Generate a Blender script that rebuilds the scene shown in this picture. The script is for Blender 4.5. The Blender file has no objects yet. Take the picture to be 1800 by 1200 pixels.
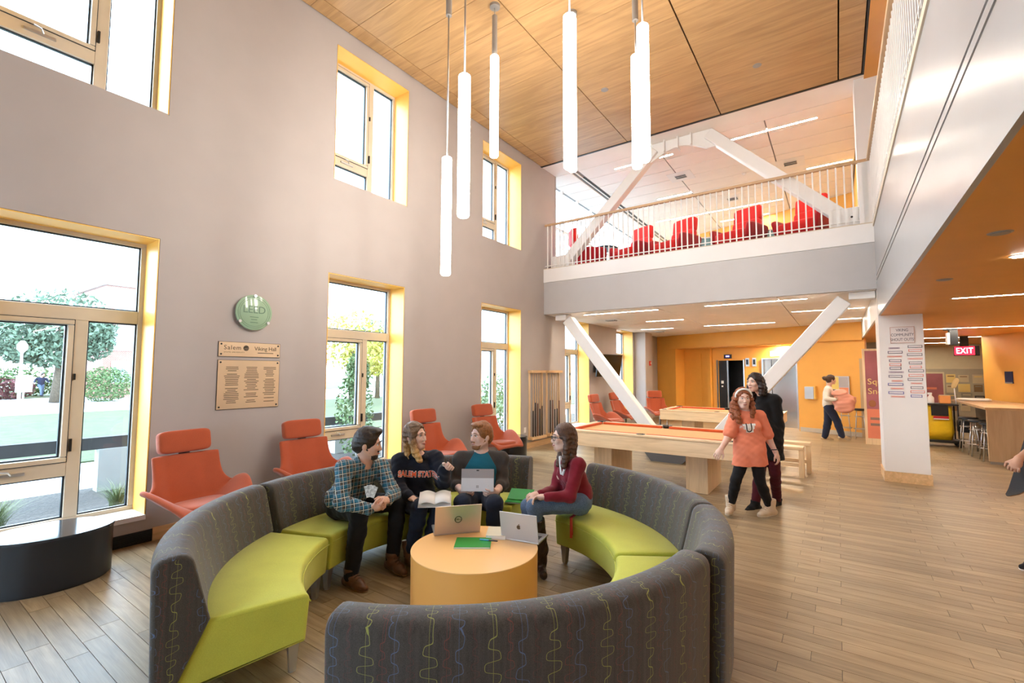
import bpy, bmesh, math, random
import numpy as np
from mathutils import Vector, Matrix
from mathutils.bvhtree import BVHTree
random.seed(7)
SC = bpy.context.scene
COL = SC.collection
PI = math.pi
# ------------------------------------------------------------------ camera
EYE = 1.72
FPX, PITCH, YAW, ROLL = 816.0, math.radians(3.7), math.radians(35.0), math.radians(.19)
cF = Vector((-math.sin(YAW)*math.cos(PITCH), math.cos(YAW)*math.cos(PITCH), math.sin(PITCH)))
cR0 = Vector((math.cos(YAW), math.sin(YAW), 0)); cU0 = cR0.cross(cF)
cR = cR0*math.cos(ROLL)+cU0*math.sin(ROLL); cU = cU0*math.cos(ROLL)-cR0*math.sin(ROLL)
cam = bpy.data.cameras.new('camera'); cam.sensor_width = 36; cam.lens = FPX/1800*36
cam.clip_start = .05; cam.clip_end = 400
co = bpy.data.objects.new('camera', cam); COL.objects.link(co)
co.matrix_world = Matrix(((cR.x,cU.x,-cF.x,0),(cR.y,cU.y,-cF.y,0),(cR.z,cU.z,-cF.z,EYE),(0,0,0,1)))
SC.camera = co
def proj(p):
    v = Vector(p)-Vector((0,0,EYE)); d = v.dot(cF)
    if d < .05: return None
    return 900+FPX*v.dot(cR)/d, 600-FPX*v.dot(cU)/d
# ------------------------------------------------------------------ world, sun, exposure
W = bpy.data.worlds.new('sky'); SC.world = W; W.use_nodes = True
bg = W.node_tree.nodes['Background']
bg.inputs[0].default_value = (.56,.78,1.0,1); bg.inputs[1].default_value = 5.0
sun = bpy.data.lights.new('sun','SUN'); sun.energy = .8; sun.angle = math.radians(25); sun.color = (1,.97,.92)
so = bpy.data.objects.new('sun', sun); COL.objects.link(so)
so.rotation_euler = Vector((.55,.25,-.80)).to_track_quat('-Z','Y').to_euler()
SC.view_settings.view_transform = 'Standard'; SC.view_settings.look = 'None'
SC.view_settings.gamma = 1; SC.view_settings.use_curve_mapping = False
SC.view_settings.exposure = 1.6
LAMP = 1.0          # overall strength of the lamps
# ------------------------------------------------------------------ materials
class G:
    """small node-graph helper around one material"""
    def __init__(s, name):
        s.m = bpy.data.materials.new(name); s.m.use_nodes = True
        s.t = s.m.node_tree; s.b = s.t.nodes['Principled BSDF']; s.out = s.t.nodes['Material Output']
    def n(s, kind, *a, **k):
        nd = s.t.nodes.new('ShaderNode'+kind)
        for kk, v in k.items():
            if hasattr(nd, kk) and not (kk in nd.inputs): setattr(nd, kk, v)
        for i, v in enumerate(a): s.put(nd, i, v)
        for kk, v in k.items():
            if kk in nd.inputs: s.put(nd, kk, v)
        return nd
    def put(s, nd, i, v):
        if v is None: return
        if isinstance(v, bpy.types.Node): v = v.outputs[0]
        if isinstance(v, bpy.types.NodeSocket): s.t.links.new(v, nd.inputs[i])
        else: nd.inputs[i].default_value = v
    def math(s, op, a, b=None, c=None):
        nd = s.t.nodes.new('ShaderNodeMath'); nd.operation = op
        for i, v in enumerate((a,b,c)): s.put(nd, i, v)
        return nd.outputs[0]
    def mix(s, f, a, b, blend='MIX'):
        nd = s.t.nodes.new('ShaderNodeMix'); nd.data_type = 'RGBA'; nd.blend_type = blend
        s.put(nd, 0, f); s.put(nd, 6, a); s.put(nd, 7, b)
        return nd.outputs[2]
    def ramp(s, f, stops):
        nd = s.t.nodes.new('ShaderNodeValToRGB'); s.put(nd, 0, f)
        e = nd.color_ramp.elements
        while len(e) < len(stops): e.new(.5)
        for el, (p, c) in zip(e, stops): el.position = p; el.color = c
        return nd.outputs[0]
    def pos(s, scale=(1,1,1), rot=(0,0,0), obj=False):
        if obj: src = s.n('TexCoord').outputs['Object']
        else: src = s.n('NewGeometry').outputs['Position']
        mp = s.n('Mapping'); s.put(mp, 0, src); mp.inputs['Scale'].default_value = scale; mp.inputs['Rotation'].default_value = rot
        return mp.outputs[0]
    def bump(s, h, strength=.3, dist=.01):
        nd = s.n('Bump'); nd.inputs['Strength'].default_value = strength; nd.inputs['Distance'].default_value = dist
        s.put(nd, 'Height', h); s.t.links.new(nd.outputs[0], s.b.inputs['Normal'])
    def col(s, c): s.put(s.b, 'Base Color', c)
    def set(s, rough=None, metal=None, spec=None, sheen=None):
        if rough is not None: s.put(s.b, 'Roughness', rough)
        if metal is not None: s.b.inputs['Metallic'].default_value = metal
        if spec is not None: s.b.inputs['Specular IOR Level'].default_value = spec
        if sheen is not None: s.b.inputs['Sheen Weight'].default_value = sheen; s.b.inputs['Sheen Roughness'].default_value = .5
def rgba(c): return (c[0],c[1],c[2],1)
def srgb(r,g,b):
    f = lambda v: (v/255/12.92 if v <= 10 else ((v/255+.055)/1.055)**2.4)
    return (f(r),f(g),f(b))
MATS = {}
def paint(name, c, rough=.6, metal=0, var=.05, vs=3., bump=0, bs=60., bd=.002, spec=.5, sheen=0):
    if name in MATS: return MATS[name]
    g = G(name); no = g.n('TexNoise', Vector=g.pos(obj=False)); no.inputs['Scale'].default_value = vs; no.inputs['Detail'].default_value = 3
    lo = rgba([x*(1-var) for x in c]); hi = rgba([min(1,x*(1+var)) for x in c])
    g.col(g.ramp(no.outputs[0], [(.3,lo),(.7,hi)])); g.set(rough, metal, spec, sheen or None)
    if bump:
        nb = g.n('TexNoise', Vector=g.pos()); nb.inputs['Scale'].default_value = bs; nb.inputs['Detail'].default_value = 2
        g.bump(nb.outputs[0], bump, bd)
    MATS[name] = g.m; return g.m
def wood(name, c, axis=0, scale=1., contrast=.22, rough=.42, rand=.0, coat=0, fine=1.):
    if name in MATS: return MATS[name]
    g = G(name); sc = [9*scale]*3; sc[axis] = .9*scale
    rnd = g.math('ADD', g.n('ObjectInfo').outputs['Random'], g.n('NewGeometry').outputs['Random Per Island'])
    off = g.n('VectorMath', operation='ADD'); g.put(off, 0, g.pos(tuple(sc)))
    cmb = g.n('CombineXYZ', g.math('MULTIPLY', rnd, 37.), g.math('MULTIPLY', rnd, 19.), g.math('MULTIPLY', rnd, 11.)); g.put(off, 1, cmb)
    n1 = g.n('TexNoise', Vector=off.outputs[0]); n1.inputs['Scale'].default_value = 1.2; n1.inputs['Detail'].default_value = 5; n1.inputs['Distortion'].default_value = 1.2
    sc2 = [140*scale*fine]*3; sc2[axis] = 3*scale
    n2 = g.n('TexNoise', Vector=g.pos(tuple(sc2))); n2.inputs['Scale'].default_value = 1; n2.inputs['Detail'].default_value = 2
    f = g.math('ADD', g.math('MULTIPLY', n1.outputs[0], .7), g.math('MULTIPLY', n2.outputs[0], .3))
    lo = rgba([x*(1-contrast)*k for x, k in zip(c,(1,.96,.9))]); hi = rgba([min(1,x*(1+contrast)) for x in c])
    cc = g.ramp(f, [(.35,lo),(.65,hi)])
    if rand:
        v = g.math('ADD', g.math('MULTIPLY', g.math('FRACT', g.math('MULTIPLY', rnd, 7.31)), 2*rand), 1-rand)
        cc = g.mix(1., cc, g.n('CombineColor', v, v, g.math('MULTIPLY', v, .99)).outputs[0], 'MULTIPLY')
    g.col(cc); g.set(rough); g.bump(f, .12, .002)
    if coat: g.b.inputs['Coat Weight'].default_value = coat; g.b.inputs['Coat Roughness'].default_value = .25
    MATS[name] = g.m; return g.m
def glow(name, c, strength):
    if name in MATS: return MATS[name]
    g = G(name); g.col(rgba(c)); g.b.inputs['Emission Color'].default_value = rgba(c); g.b.inputs['Emission Strength'].default_value = strength
    MATS[name] = g.m; return g.m
def glass_mat(name, tint=(1,1,1), refl=1.0):
    if name in MATS: return MATS[name]
    g = G(name); t = g.t
    tr = t.nodes.new('ShaderNodeBsdfTransparent'); tr.inputs[0].default_value = rgba(tint)
    gl = t.nodes.new('ShaderNodeBsdfGlossy'); gl.inputs['Roughness'].default_value = .02
    lw = t.nodes.new('ShaderNodeLayerWeight'); lw.inputs[0].default_value = .5
    fr = g.math('MULTIPLY_ADD', g.math('POWER', lw.outputs['Facing'], 4.), .35*refl, .03*refl)
    mx = t.nodes.new('ShaderNodeMixShader')
    t.links.new(fr, mx.inputs[0]); t.links.new(tr.outputs[0], mx.inputs[1]); t.links.new(gl.outputs[0], mx.inputs[2])
    t.links.new(mx.outputs[0], g.out.inputs[0]); MATS[name] = g.m; return g.m
def fabric(name, c, var=.18, scale=260., rough=.9, sheen=.25, bump=.35):
    if name in MATS: return MATS[name]
    g = G(name)
    w1 = g.n('TexNoise', Vector=g.pos((1,1,1),obj=False)); w1.inputs['Scale'].default_value = scale; w1.inputs['Detail'].default_value = 1
    w2 = g.n('TexNoise', Vector=g.pos()); w2.inputs['Scale'].default_value = 6; w2.inputs['Detail'].default_value = 3
    f = g.math('ADD', g.math('MULTIPLY', w1.outputs[0], .6), g.math('MULTIPLY', w2.outputs[0], .4))
    g.col(g.ramp(f, [(.3,rgba([x*(1-var) for x in c])),(.7,rgba([min(1,x*(1+var)) for x in c]))]))
    g.set(rough, 0, .25, sheen); g.bump(w1.outputs[0], bump, .002); MATS[name] = g.m; return g.m
# ------------------------------------------------------------------ mesh building
class MB:
    def __init__(s): s.v = []; s.f = []; s.uv = None
    def add(s, vs, fs):
        o = len(s.v); s.v += [tuple(p) for p in vs]; s.f += [tuple(i+o for i in f) for f in fs]; return s
    def box(s, x0,x1,y0,y1,z0,z1):
        return s.add([(x0,y0,z0),(x1,y0,z0),(x1,y1,z0),(x0,y1,z0),(x0,y0,z1),(x1,y0,z1),(x1,y1,z1),(x0,y1,z1)],
                     [(0,3,2,1),(4,5,6,7),(0,1,5,4),(1,2,6,5),(2,3,7,6),(3,0,4,7)])
    def obox(s, c, ax, ay, az, hx, hy, hz):
        c = Vector(c); ax = Vector(ax).normalized()*hx; ay = Vector(ay).normalized()*hy; az = Vector(az).normalized()*hz
        vs = [c+ax*a+ay*b+az*d for d in (-1,1) for a, b in ((-1,-1),(1,-1),(1,1),(-1,1))]
        return s.add(vs, [(0,3,2,1),(4,5,6,7),(0,1,5,4),(1,2,6,5),(2,3,7,6),(3,0,4,7)])
    def beam(s, a, b, w, h, up=(0,0,1)):
        a = Vector(a); b = Vector(b); d = (b-a); L = d.length; d.normalize(); u = Vector(up)
        x = d.cross(u)
        if x.length < 1e-4: x = d.cross(Vector((1,0,0)))
        x.normalize(); y = x.cross(d)
        return s.obox((a+b)/2, d, x, y, L/2, w/2, h/2)
    def tube(s, pts, r, n=10, cap=True):
        pts = [Vector(p) for p in pts]; rs = r if isinstance(r,(list,tuple)) else [r]*len(pts)
        rings = []; prev = None
        for i, p in enumerate(pts):
            d = (pts[min(i+1,len(pts)-1)]-pts[max(i-1,0)]).normalized()
            if prev is None:
                x = d.cross(Vector((0,0,1)))
                if x.length < 1e-3: x = d.cross(Vector((1,0,0)))
            else: x = prev-d*prev.dot(d)
            x.normalize(); prev = x; y = d.cross(x)
            rings.append([p+(x*math.cos(2*PI*k/n)+y*math.sin(2*PI*k/n))*rs[i] for k in range(n)])
        vs = [v for r_ in rings for v in r_]; fs = []
        for i in range(len(pts)-1):
            for k in range(n): fs.append((i*n+k, i*n+(k+1)%n, (i+1)*n+(k+1)%n, (i+1)*n+k))
        if cap: fs.append(tuple(reversed(range(n)))); fs.append(tuple((len(pts)-1)*n+k for k in range(n)))
        return s.add(vs, fs)
    def lathe(s, prof, c=(0,0,0), n=40):
        c = Vector(c); vs = []; fs = []
        for r, z in prof:
            for k in range(n): a = 2*PI*k/n; vs.append((c.x+r*math.cos(a), c.y+r*math.sin(a), c.z+z))
        for i in range(len(prof)-1):
            for k in range(n): fs.append((i*n+k, i*n+(k+1)%n, (i+1)*n+(k+1)%n, (i+1)*n+k))
        fs.append(tuple(reversed(range(n)))); fs.append(tuple((len(prof)-1)*n+k for k in range(n)))
        return s.add(vs, fs)
    def prism(s, poly, z0, z1):
        n = len(poly); vs = [(x,y,z0) for x,y in poly]+[(x,y,z1) for x,y in poly]
        return s.add(vs, [tuple(reversed(range(n))), tuple(range(n,2*n))]+[(i,(i+1)%n,n+(i+1)%n,n+i) for i in range(n)])
    def extr(s, poly, o, ax, ay, dz):
        """polygon in the plane (ax, ay) at o, extruded by the vector dz"""
        o = Vector(o); ax = Vector(ax); ay = Vector(ay); dz = Vector(dz); n = len(poly)
        b = [o+ax*x+ay*y for x,y in poly]; vs = b+[p+dz for p in b]
        return s.add(vs, [tuple(reversed(range(n))), tuple(range(n,2*n))]+[(i,(i+1)%n,n+(i+1)%n,n+i) for i in range(n)])
    def mesh(s, name):
        me = bpy.data.meshes.new(name); me.from_pydata(s.v, [], s.f)
        if s.uv is not None:
            l = me.uv_layers.new(name='UVMap'); vi = np.empty(len(me.loops), dtype=np.int32); me.loops.foreach_get('vertex_index', vi)
            l.data.foreach_set('uv', np.asarray(s.uv, dtype=np.float32)[vi].ravel())
        bm = bmesh.new(); bm.from_mesh(me); bmesh.ops.recalc_face_normals(bm, faces=bm.faces); bm.to_mesh(me); bm.free()
        return me
def link(name, data, m=None, parent=None, smooth=False):
    o = bpy.data.objects.new(name, data); COL.objects.link(o)
    if m is not None:
        data.materials.clear(); data.materials.append(m)
    if smooth: data.polygons.foreach_set('use_smooth', [True]*len(data.polygons))
    if parent is not None: o.parent = parent
    return o
def obj(name, mb, m, parent=None, smooth=False, bevel=0, seg=2, sub=0, wn=True):
    o = link(name, mb.mesh(name), m, parent, smooth or bool(sub))
    if bevel:
        b = o.modifiers.new('bevel','BEVEL'); b.width = bevel; b.segments = seg; b.limit_method = 'ANGLE'; b.angle_limit = .6
        o.data.polygons.foreach_set('use_smooth', [True]*len(o.data.polygons)); b.harden_normals = True
    if sub:
        sm = o.modifiers.new('sub','SUBSURF'); sm.levels = sub; sm.render_levels = sub
    return o
def smooth_angle(o, ang=.6):
    me = o.data; me.polygons.foreach_set('use_smooth', [True]*len(me.polygons))
    bm = bmesh.new(); bm.from_mesh(me)
    for e in bm.edges:
        if len(e.link_faces) == 2 and e.calc_face_angle(0) > ang: e.smooth = False
    bm.to_mesh(me); bm.free(); return o
def cyl(name, mb, m, parent=None): return smooth_angle(obj(name, mb, m, parent))
def tag(o, label=None, cat=None, group=None, kind=None):
    if label: o['label'] = label
    if cat: o['category'] = cat
    if group: o['group'] = group
    if kind: o['kind'] = kind
    return o
def thing(name, label, cat, loc=(0,0,0), rz=0, group=None, kind=None):
    o = bpy.data.objects.new(name, None); COL.objects.link(o); o.location = loc; o.rotation_euler = (0,0,rz); o.empty_display_size = .1
    return tag(o, label, cat, group, kind)
def struct(name, label=None, loc=(0,0,0), cat=None):
    o = bpy.data.objects.new(name, None); COL.objects.link(o); o.location = loc; o['kind'] = 'structure'
    if label: o['label'] = label
    return o
def copy_tree(o, parent=None):
    c = o.copy(); COL.objects.link(c); c.parent = parent
    for ch in list(o.children): copy_tree(ch, c)
    return c
def text_mesh(txt, size, m, name='lettering', parent=None, ext=.001, align='CENTER', offset=0, sp=1.0):
    cu = bpy.data.curves.new('t','FONT'); cu.body = txt; cu.size = size; cu.align_x = align; cu.align_y = 'CENTER'; cu.extrude = ext
    cu.offset = offset; cu.space_character = sp; cu.resolution_u = 3
    t = bpy.data.objects.new('t', cu); me = bpy.data.meshes.new_from_object(t); bpy.data.objects.remove(t); bpy.data.curves.remove(cu)
    me.name = name; return link(name, me, m, parent)
# ------------------------------------------------------------------ shared materials
m_wall = paint('greige_paint', (.42,.375,.35), .75, var=.02, bump=.05, bs=180)
m_white = paint('white_paint', (.80,.78,.77), .5, var=.015)
m_offwhite = paint('ceiling_white', (.86,.80,.75), .7, var=.02)
m_grey = paint('grey_panel', (.47,.455,.455), .38, var=.02)
m_orange = paint('orange_paint', (.83,.41,.075), .55, var=.03)
m_deep = paint('deep_orange_paint', (.76,.34,.06), .5, var=.03)
m_yellow = paint('yellow_lining', (.90,.52,.11), .38, var=.03)
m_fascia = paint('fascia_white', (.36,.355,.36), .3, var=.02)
m_tile = paint('beige_tile', (.42,.36,.25), .5, var=.06)
m_cream = paint('cream_paint', (.66,.57,.36), .6)
m_black = paint('black_metal', (.012,.012,.013), .4)
m_gasket = paint('dark_gasket', (.012,.022,.035), .35)
m_chrome = paint('brushed_steel', (.62,.62,.63), .28, 1.0)
m_alu = paint('aluminium', (.55,.55,.55), .4, .9)
m_frame = paint('window_frame_wood', (.60,.51,.39), .45, var=.06)
m_maple = wood('maple', (.80,.60,.37), 0, 1.2, .12, .4)
m_maplez = wood('maple_upright', (.80,.60,.37), 2, 1.2, .12, .4)
m_mapley = wood('maple_along_wall', (.70,.47,.25), 1, 1.2, .14, .4)
m_ceilwood = wood('ceiling_veneer', (.50,.30,.135), 0, .9, .17, .38, rand=.07)
m_plank = wood('floor_plank', (.305,.225,.130), 0, 1.6, .24, .40, rand=.16)
m_grout = paint('grout', (.10,.085,.07), .9)
m_glass = glass_mat('window_glass')
m_dark = paint('shadow_gap', (.02,.018,.016), .8)
XW = -5.75
# ------------------------------------------------------------------ floor
fl = obj('floor', MB().box(-6.2,5.0,-3.4,21.5,-.12,-.006), m_grout); fl['kind'] = 'structure'
fl['label'] = 'wood-look plank tile floor of the whole hall'
PL, PW, GAP = .945, .1168, .0032
offs = [-.35, -.035, -.19]
planks = []
i0 = int((-3.4-3.167)/PW)-1; i1 = int((21.4-3.167)/PW)
for i in range(i0, i1):
    y = 3.167+i*PW; o = offs[i % 3]
    for k in range(-7, 7):
        x = o+k*PL
        if x+PL < -6.0 or x > 5.0: continue
        planks.append((max(x,-6.1), min(x+PL,4.95), y))
def visarea(p):
    x0, x1, y = p
    if x1-x0 < PL-.01 or x0 < XW: return 0
    q = [proj((x,yy,0)) for x, yy in ((x0,y),(x1,y),(x1,y+PW),(x0,y+PW))]
    if any(a is None for a in q): return 0
    cx = sum(a[0] for a in q)/4; cy = sum(a[1] for a in q)/4
    if not (0 < cx < 1800 and 0 < cy < 1200): return 0
    ring = math.hypot((x0+x1)/2+2.28, y-2.66)
    if 565 < cx < 1290 and cy > 1040-max(0,(cx-900))*.25: return 0          # behind the front sofa
    if 1.0 < ring < 1.8 : return 0
    if 280 < cx < 560 and cy > 920: return 0
    return abs(sum(q[j][0]*q[(j+1)%4][1]-q[(j+1)%4][0]*q[j][1] for j in range(4)))/2
order = sorted(range(len(planks)), key=lambda j: -visarea(planks[j]))
near = set(order[:295])
pm = MB().box(0,PL-GAP,0,PW-GAP,-.008,0).mesh('plank'); pm.materials.append(m_plank)
rest = MB()
for j, (x0,x1,y) in enumerate(planks):
    if j in near:
        o = bpy.data.objects.new('plank', pm); COL.objects.link(o); o.parent = fl; o.location = (x0,y,0)
    else: rest.box(x0,x1-GAP,y,y+PW-GAP,-.008,0)
ro = obj('distant_planks', rest, m_plank, fl); ro['kind'] = 'stuff'
# ------------------------------------------------------------------ left wall and windows
WL = [(-2.98,-1.60),(.42,1.80),(3.76,5.15),(7.15,8.56),(10.60,12.02),(14.02,15.46)]
WU = [(-2.98,-1.60),(.42,1.82),(3.80,5.17),(7.16,8.56)]
ZL, ZU = (.26,3.09), (4.43,6.43)
def wall_cells(mb, x0, x1, ys, zs, holes):
    for a in range(len(ys)-1):
        for b in range(len(zs)-1):
            yc = (ys[a]+ys[a+1])/2; zc = (zs[b]+zs[b+1])/2
            if any(h[0] < yc < h[1] and h[2] < zc < h[3] for h in holes): continue
            mb.box(x0,x1,ys[a],ys[a+1],zs[b],zs[b+1])
mb = MB()
hl = [(a,b,*ZL) for a,b in WL]; hu = [(a,b,*ZU) for a,b in WU]
wall_cells(mb, -6.2, XW, sorted([-3.4,18.4]+[v for h in hl for v in h[:2]]), [0,ZL[0],ZL[1],4.2], hl)
wall_cells(mb, -6.2, XW, sorted([-3.4,10.12]+[v for h in hu for v in h[:2]]), [4.2,ZU[0],ZU[1],6.8], hu)
wl = obj('wall_left', mb, m_wall); tag(wl, 'tall greige painted wall with deep window openings', kind='structure')
bb = obj('baseboard_left', MB().box(XW,XW+.018,-3.4,.30,0,.13).box(XW,XW+.018,1.86,3.6,0,.13).box(XW,XW+.018,5.3,7.0,0,.13).box(XW,XW+.018,8.7,10.4,0,.13).box(XW,XW+.018,12.1,13.9,0,.13), m_mapley); bb['kind'] = 'structure'
# floor grilles under the windows
for a, b, nm in ((.30,1.86,'black slotted floor-level grille under the nearest window'),(3.6,5.3,'black slotted grille under the second window from the camera'),(7.0,8.7,'black slotted grille under the third window from the camera')):
    t = thing('wall_grille', nm, 'grille', (XW,a,0), group='grilles under the windows')
    obj('backing', MB().box(.002,.006,0,b-a,.0,.12), m_black, t)
    for z in np.arange(.012,.12,.0135): obj('slat', MB().box(.006,.016,0.01,b-a-.01,z,z+.006), m_black, t)
def window(n, y0, y1, z0, z1, upper, label):
    t = struct('window_%d' % n, label, (XW,y0,z0)); w = y1-y0; h = z1-z0
    e = .004
    obj('head_lining', MB().box(-.40,-.001,e,w-e,h-.014,h-e), m_yellow, t)
    obj('jamb_lining', MB().box(-.40,-.001,e,.014,0.01,h-.014), m_yellow, t); obj('jamb_lining', MB().box(-.40,-.001,w-.014,w-e,0.01,h-.014), m_yellow, t)
    sl = obj('sill', MB().box(-.40,.012 if not upper else -.002,e,w-e,-.03 if not upper else .001,.016), m_white if not upper else m_wall, t)
    if not upper: obj('sill_grille', MB().box(-.27,-.05,.1,w-.1,.016,.019), m_alu, t)
    X0, X1 = -.43, -.34
    fr = MB()
    fw = .055
    fr.box(X0,X1,0,w,0,fw).box(X0,X1,0,w,h-fw,h).box(X0,X1,0,fw,fw,h-fw).box(X0,X1,w-fw,w,fw,h-fw)
    mc = w-.50
    if upper: tz = 2.00*0+.46; fr.box(X0,X1,mc-.05,mc+.05,fw,h-fw); fr.box(X0,X1,fw,mc-.05,.40,.53); pans = [(fw,mc-.05,fw,.40,0),(mc+.05,w-fw,fw,h-fw,0),(fw,mc-.05,.53,h-fw,1)]
    else: fr.box(X0,X1,fw,w-fw,1.95,2.08); fr.box(X0,X1,mc-.05,mc+.05,fw,1.95); fr.box(X0,X1,fw,mc-.05,.45,.58); pans = [(fw,w-fw,2.08,h-fw,0),(mc+.05,w-fw,fw,1.95,0),(fw,mc-.05,fw,.45,0),(fw,mc-.05,.58,1.95,1)]
    obj('frame', fr, m_frame, t, bevel=.004, seg=1)
    for (a,b,c,d,sash) in pans:
        if sash:
            s = MB(); q = .05
            for bx in ((a,b,c,c+q),(a,b,d-q,d),(a,a+q,c+q,d-q),(b-q,b,c+q,d-q)): s.box(X0-.01,X1+.012,bx[0]+.003,bx[1]-.003,bx[2]+.003,bx[3]-.003)
            so_ = obj('casement_sash', s, m_frame, t, bevel=.004, seg=1)
            gk2 = MB(); X=X1+.004
            for bx in ((a,b,c,c+.008),(a,b,d-.008,d),(a,a+.008,c,d),(b-.008,b,c,d)): gk2.box(X,X1+.009,bx[0]-.002,bx[1]+.002,bx[2]-.002,bx[3]+.002)
            obj('seal', gk2, m_gasket, t)
            hb = MB().box(X1,X1+.02,(a+b)/2-.11,(a+b)/2+.11,c-.075,c-.05); hd = obj('crank', hb, m_alu, t)
            obj('crank_handle', MB().tube([(X1+.03,(a+b)/2+.02,c-.06),(X1+.05,(a+b)/2+.0,c-.03),(X1+.05,(a+b)/2-.05,c-.02)],.008,8), m_chrome, hd)
            obj('latch', MB().box(X1,X1+.025,b+.01,b+.028,c+.10,c+.22), m_black, t); obj('latch', MB().box(X1,X1+.02,b+.012,b+.026,(c+d)/2+.1,(c+d)/2+.16), m_black, t)
            a += q; b -= q; c += q; d -= q
        gk = MB(); xg = (X0+X1)/2
        for bx in ((a,b,c,c+.014),(a,b,d-.014,d),(a,a+.014,c,d),(b-.014,b,c,d)): gk.box(xg-.012,xg+.016,bx[0],bx[1],bx[2],bx[3])
        obj('gasket', gk, m_gasket, t); obj('glass_pane', MB().box(xg-.003,xg+.003,a+.002,b-.002,c+.002,d-.002), m_glass, t)
nm = ['tall window behind the camera','tall window nearest the camera','second tall window, behind the man in plaid','third tall window, beside the cue racks','tall window behind the near diagonal brace','farthest tall window under the balcony']
for k, (a,b) in enumerate(WL): window(k+1, a, b, *ZL, False, nm[k])
nu = ['high window behind the camera','high window at the top left corner','middle high window with yellow lining','high window next to the balcony']
for k, (a,b) in enumerate(WU): window(k+7, a, b, *ZU, True, nu[k])
# ------------------------------------------------------------------ back wall behind the camera: two unseen windows added for frontal daylight
mb = MB(); wall_cells(mb, -3.55, -3.4, [-6.2,-4.9,-3.4,-2.6,-1.1,.57], [0,.8,2.7,6.8], [(-4.9,-3.4,.8,2.7),(-2.6,-1.1,.8,2.7)])
mb.v = [(y,x,z) for x,y,z in mb.v]
for k, x0 in enumerate((-4.9,-2.6)):
    t = struct('window_%d' % (31+k), 'unseen window added behind the camera for frontal daylight, %s one' % ('left','right')[k], (x0,-3.45,.8))
    obj('frame', MB().box(0,1.5,-.05,.03,0,.06).box(0,1.5,-.05,.03,1.84,1.9).box(0,.06,-.05,.03,.06,1.84).box(1.44,1.5,-.05,.03,.06,1.84).box(.72,.78,-.05,.03,.06,1.84), m_frame, t); obj('glass_pane', MB().box(.06,.72,-.012,-.008,.06,1.84), m_glass, t); obj('glass_pane', MB().box(.78,1.44,-.012,-.008,.06,1.84), m_glass, t)
wb = obj('wall_back', mb, m_wall); wb['kind'] = 'structure'
obj('wall_right', MB().box(5.0,5.15,-3.4,21.5,0,6.8), m_orange)['kind'] = 'structure'
obj('wall_back_right', MB().box(.57,5.0,-3.55,-3.4,0,6.8), m_orange)['kind'] = 'structure'
# ------------------------------------------------------------------ wood ceiling
ce = obj('ceiling', MB().box(-6.2,5.0,-3.4,10.14,6.76,6.95), m_dark); tag(ce, 'suspended wood panel ceiling over the double-height hall', kind='structure')
xs = [XW+.015,-5.48,-3.56,-1.68,.18,.50]
ys = [9.40-.605*k for k in range(22)]
shm = {}
for a in range(len(xs)-1):
    g = .012 if a in (0,1) else .02
    for b in range(len(ys)-1):
        w = xs[a+1]-xs[a]-g; key = a
        if key not in shm:
            shm[key] = MB().box(0,w,0,.605-.006,0,.03).mesh('ceiling_panel'); shm[key].materials.append(m_ceilwood)
        o = bpy.data.objects.new('ceiling_panel', shm[key]); COL.objects.link(o); o.parent = ce; o.location = (xs[a]+g/2, ys[b+1]+.003, 6.69)
obj('edge_channel', MB().box(XW,.52,9.405,9.45,6.68,6.76), m_black, ce)
obj('edge_channel', MB().box(.505,.53,-3.4,9.45,6.68,6.76), m_black, ce)
# band of plain white plaster, upper tiled ceiling, orange ceiling over the mezzanine
c2 = obj('ceiling', MB().box(-6.2,.9,9.45,10.14,6.70,6.76).box(-6.2,5.0,10.14,19.0,6.72,6.95), paint('tile_joint_grey',(.25,.23,.22),.8))
obj('plaster_band', MB().box(-6.2,.9,9.45,10.135,6.694,6.70), m_offwhite, c2); tag(c2, 'white tiled ceiling of the upper lounge', kind='structure')
xs2 = [-6.1,-5.30,-5.12,-3.15,-1.02,.50]; ys2 = [10.14+.615*k for k in range(14)]
for a in range(len(xs2)-1):
    if a == 1: continue
    for b in range(len(ys2)-1):
        obj('ceiling_tile', MB().box(xs2[a]+.012,xs2[a+1]-.012,ys2[b]+.010,ys2[b+1]-.010,6.695,6.72), m_offwhite, c2)
obj('slot_diffuser', MB().box(-5.27,-5.235,10.6,15.6,6.70,6.715).box(-5.20,-5.165,10.6,15.6,6.70,6.715), m_black, c2); obj('ceiling_tile', MB().box(-5.235,-5.20,10.14,18.2,6.695,6.72), m_offwhite, c2)
obj('ceiling', MB().box(.53,5.0,-3.4,10.14,6.66,6.75), m_deep)['kind'] = 'structure'
obj('roof', MB().box(-6.4,5.2,-3.6,21.5,6.97,7.2), m_grey)['kind'] = 'structure'  # unseen roof box, put in to block light from above
# ------------------------------------------------------------------ mezzanine slab, fascias
ZS = 4.18
sl = obj('floor', MB().box(.60,5.0,-3.4,9.55,2.66,ZS-.02).box(XW,5.0,9.58,19.0,3.15,ZS-.02).box(.60,5.0,9.55,21.5,2.66,3.15), m_offwhite); tag(sl, 'upper floor slab of balcony and mezzanine', kind='structure')
obj('carpet', MB().box(XW,.5,9.62,18.4,ZS-.02,ZS-.005), paint('carpet_grey',(.3,.28,.26),.95), sl)
fb = struct('trim_1', 'pale grey front of the balcony', (0,0,0))
obj('fascia_panel', MB().box(XW,.57,9.55,9.60,3.09,3.86), m_grey, fb)
obj('fascia_cap', MB().box(XW,.57,9.535,9.60,3.862,ZS), m_white, fb); obj('cap_trim', MB().box(XW,.57,9.53,9.62,ZS,ZS+.015), m_frame, fb)
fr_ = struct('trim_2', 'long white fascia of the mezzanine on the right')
obj('fascia_panel', MB().box(.57,.60,-3.4,9.55,2.645,3.20), m_fascia, fr_)
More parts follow.
